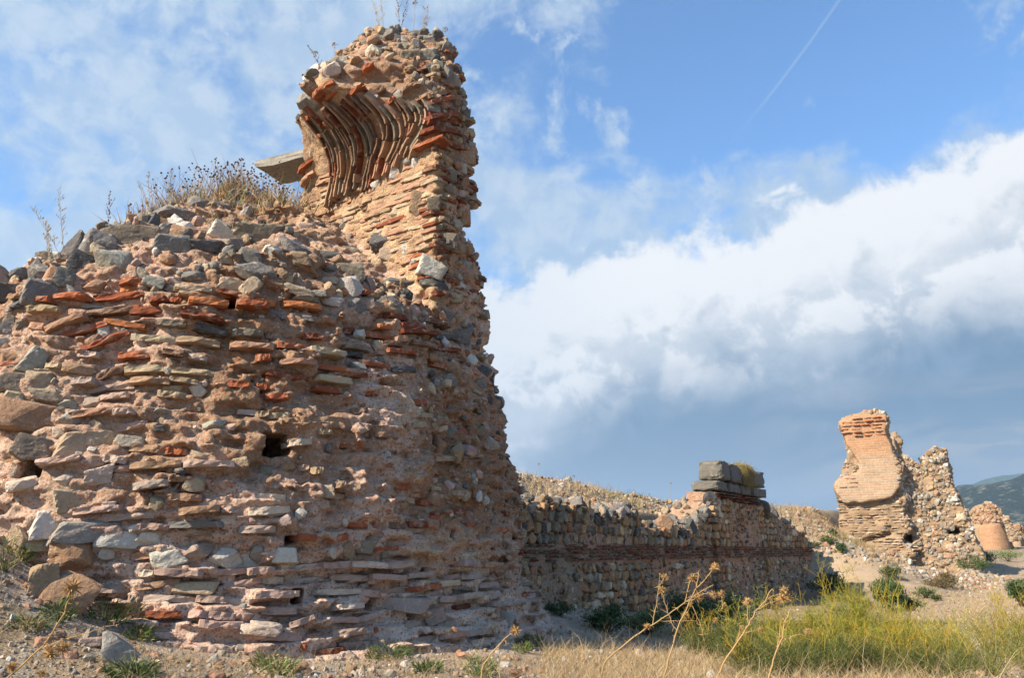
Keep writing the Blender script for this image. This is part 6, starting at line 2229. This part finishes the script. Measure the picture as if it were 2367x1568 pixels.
YG = np.array([(.32, .31, .04), (.44, .40, .05), (.22, .25, .04), (.52, .37, .055), (.30, .32, .055)])
GG = np.array([(.10, .13, .035), (.15, .18, .045), (.07, .10, .03), (.26, .23, .08)])
FN = [(1760, 6.4, 200, 1505, 'low tangled green fennel clump with dry stalks at the bottom, left of centre row', GG * 1.1, 5000), (1860, 6.9, 200, 1480, 'olive fennel clump at the bottom edge below the dense bush', GG * 1.2, 6500), (1975, 9.2, 190, 1350, 'tallest bright yellow fennel bush with orange sprays on top', YG, 8000), (2090, 8.2, 210, 1415, 'yellow green fennel bush right of the tallest one', YG, 7500), (1850, 8.6, 190, 1400, 'dense yellow green fennel bush in the middle of the row', YG * .9, 7000),
      (1740, 8.8, 190, 1425, 'greener fennel bush behind the thistle with clustered heads', GG * 1.35, 6000), (1640, 9.0, 160, 1450, 'dull green fennel bush at the left end of the row', GG, 6000), (1960, 7.0, 260, 1478, 'dark green low fennel clump at the bottom edge', GG * .9, 6500),
      (2300, 8.8, 150, 1395, 'sparse fennel bush with orange forked sprays near the right edge', YG * .8, 1500), (2385, 8.0, 150, 1420, 'sparse green fennel bush cut by the right edge', GG * 1.4, 2000), (2130, 6.6, 160, 1490, 'low green fennel clump at the bottom right of the row', GG, 2600), (2250, 7.2, 160, 1470, 'thin fennel clump in dry grass at the bottom right', GG * 1.5, 900)]
for i, (x2, Yd, w2, yt, lab, pal, n) in enumerate(FN):
    fennel(x2, Yd, w2, yt, lab, 700 + i, pal, n)

# dry grass hanging over the marble blocks
def hanging_grass():
    n = 900
    s_ = rs.normal(13.55, .28, n); 
    top = 3.80
    B = np.stack([s_, rs.uniform(-.36, .1, n), np.full(n, top)], 1)
    out = -.42 - rs.uniform(.02, .16, n) - B[:, 1]
    hang = rs.rand(n) < .75
    T = B + np.stack([rs.normal(.15, .15, n), np.where(hang, out, rs.normal(0, .1, n)), np.where(hang, -rs.uniform(.1, .85, n), rs.uniform(.08, .3, n))], 1)
    mo = np.stack([np.zeros(n), np.where(hang, -.08, 0), np.where(hang, .16, .02)], 1)
    V, F, C = ribbons(B, T, mo, np.full(n, .016), pick(np.array([(.34, .26, .10), (.24, .20, .08), (.42, .32, .14)]), n), 4)
    me = mk_mesh('hanging_grass', V - [13.5, 0, 3.2], [F], C)
    me.materials.append(M_DRY)
    o = bpy.data.objects.new('hanging_grass', me); scene.collection.objects.link(o)
    b = sxy(13.5)
    o.location = (b[0], b[1], 3.2); o.rotation_euler = (0, 0, WR)
    o['label'] = 'dry olive grass clump hanging down over the marble blocks'; o['category'] = 'grass clump'


hanging_grass()

# ------------------------------------------------------------------ air
hz = bpy.data.materials.new('haze'); hz.use_nodes = True
nt = hz.node_tree; nt.nodes.clear()
out = nt.nodes.new('ShaderNodeOutputMaterial')
pv = nt.nodes.new('ShaderNodeVolumePrincipled')
pv.inputs['Color'].default_value = (.55, .76, 1.0, 1)
pv.inputs['Density'].default_value = HAZE
pv.inputs['Anisotropy'].default_value = 0.2
nt.links.new(pv.outputs[0], out.inputs['Volume'])
bm = bmesh.new(); bmesh.ops.create_cube(bm, size=1)
me = bpy.data.meshes.new('haze'); bm.to_mesh(me); bm.free(); me.materials.append(hz)
o = bpy.data.objects.new('haze', me); scene.collection.objects.link(o)
zb, zt = -480.0, 820.0
o.scale = (24000, 24000, zt - zb); o.location = (0, 0, (zt + zb) / 2)
o['kind'] = 'stuff'
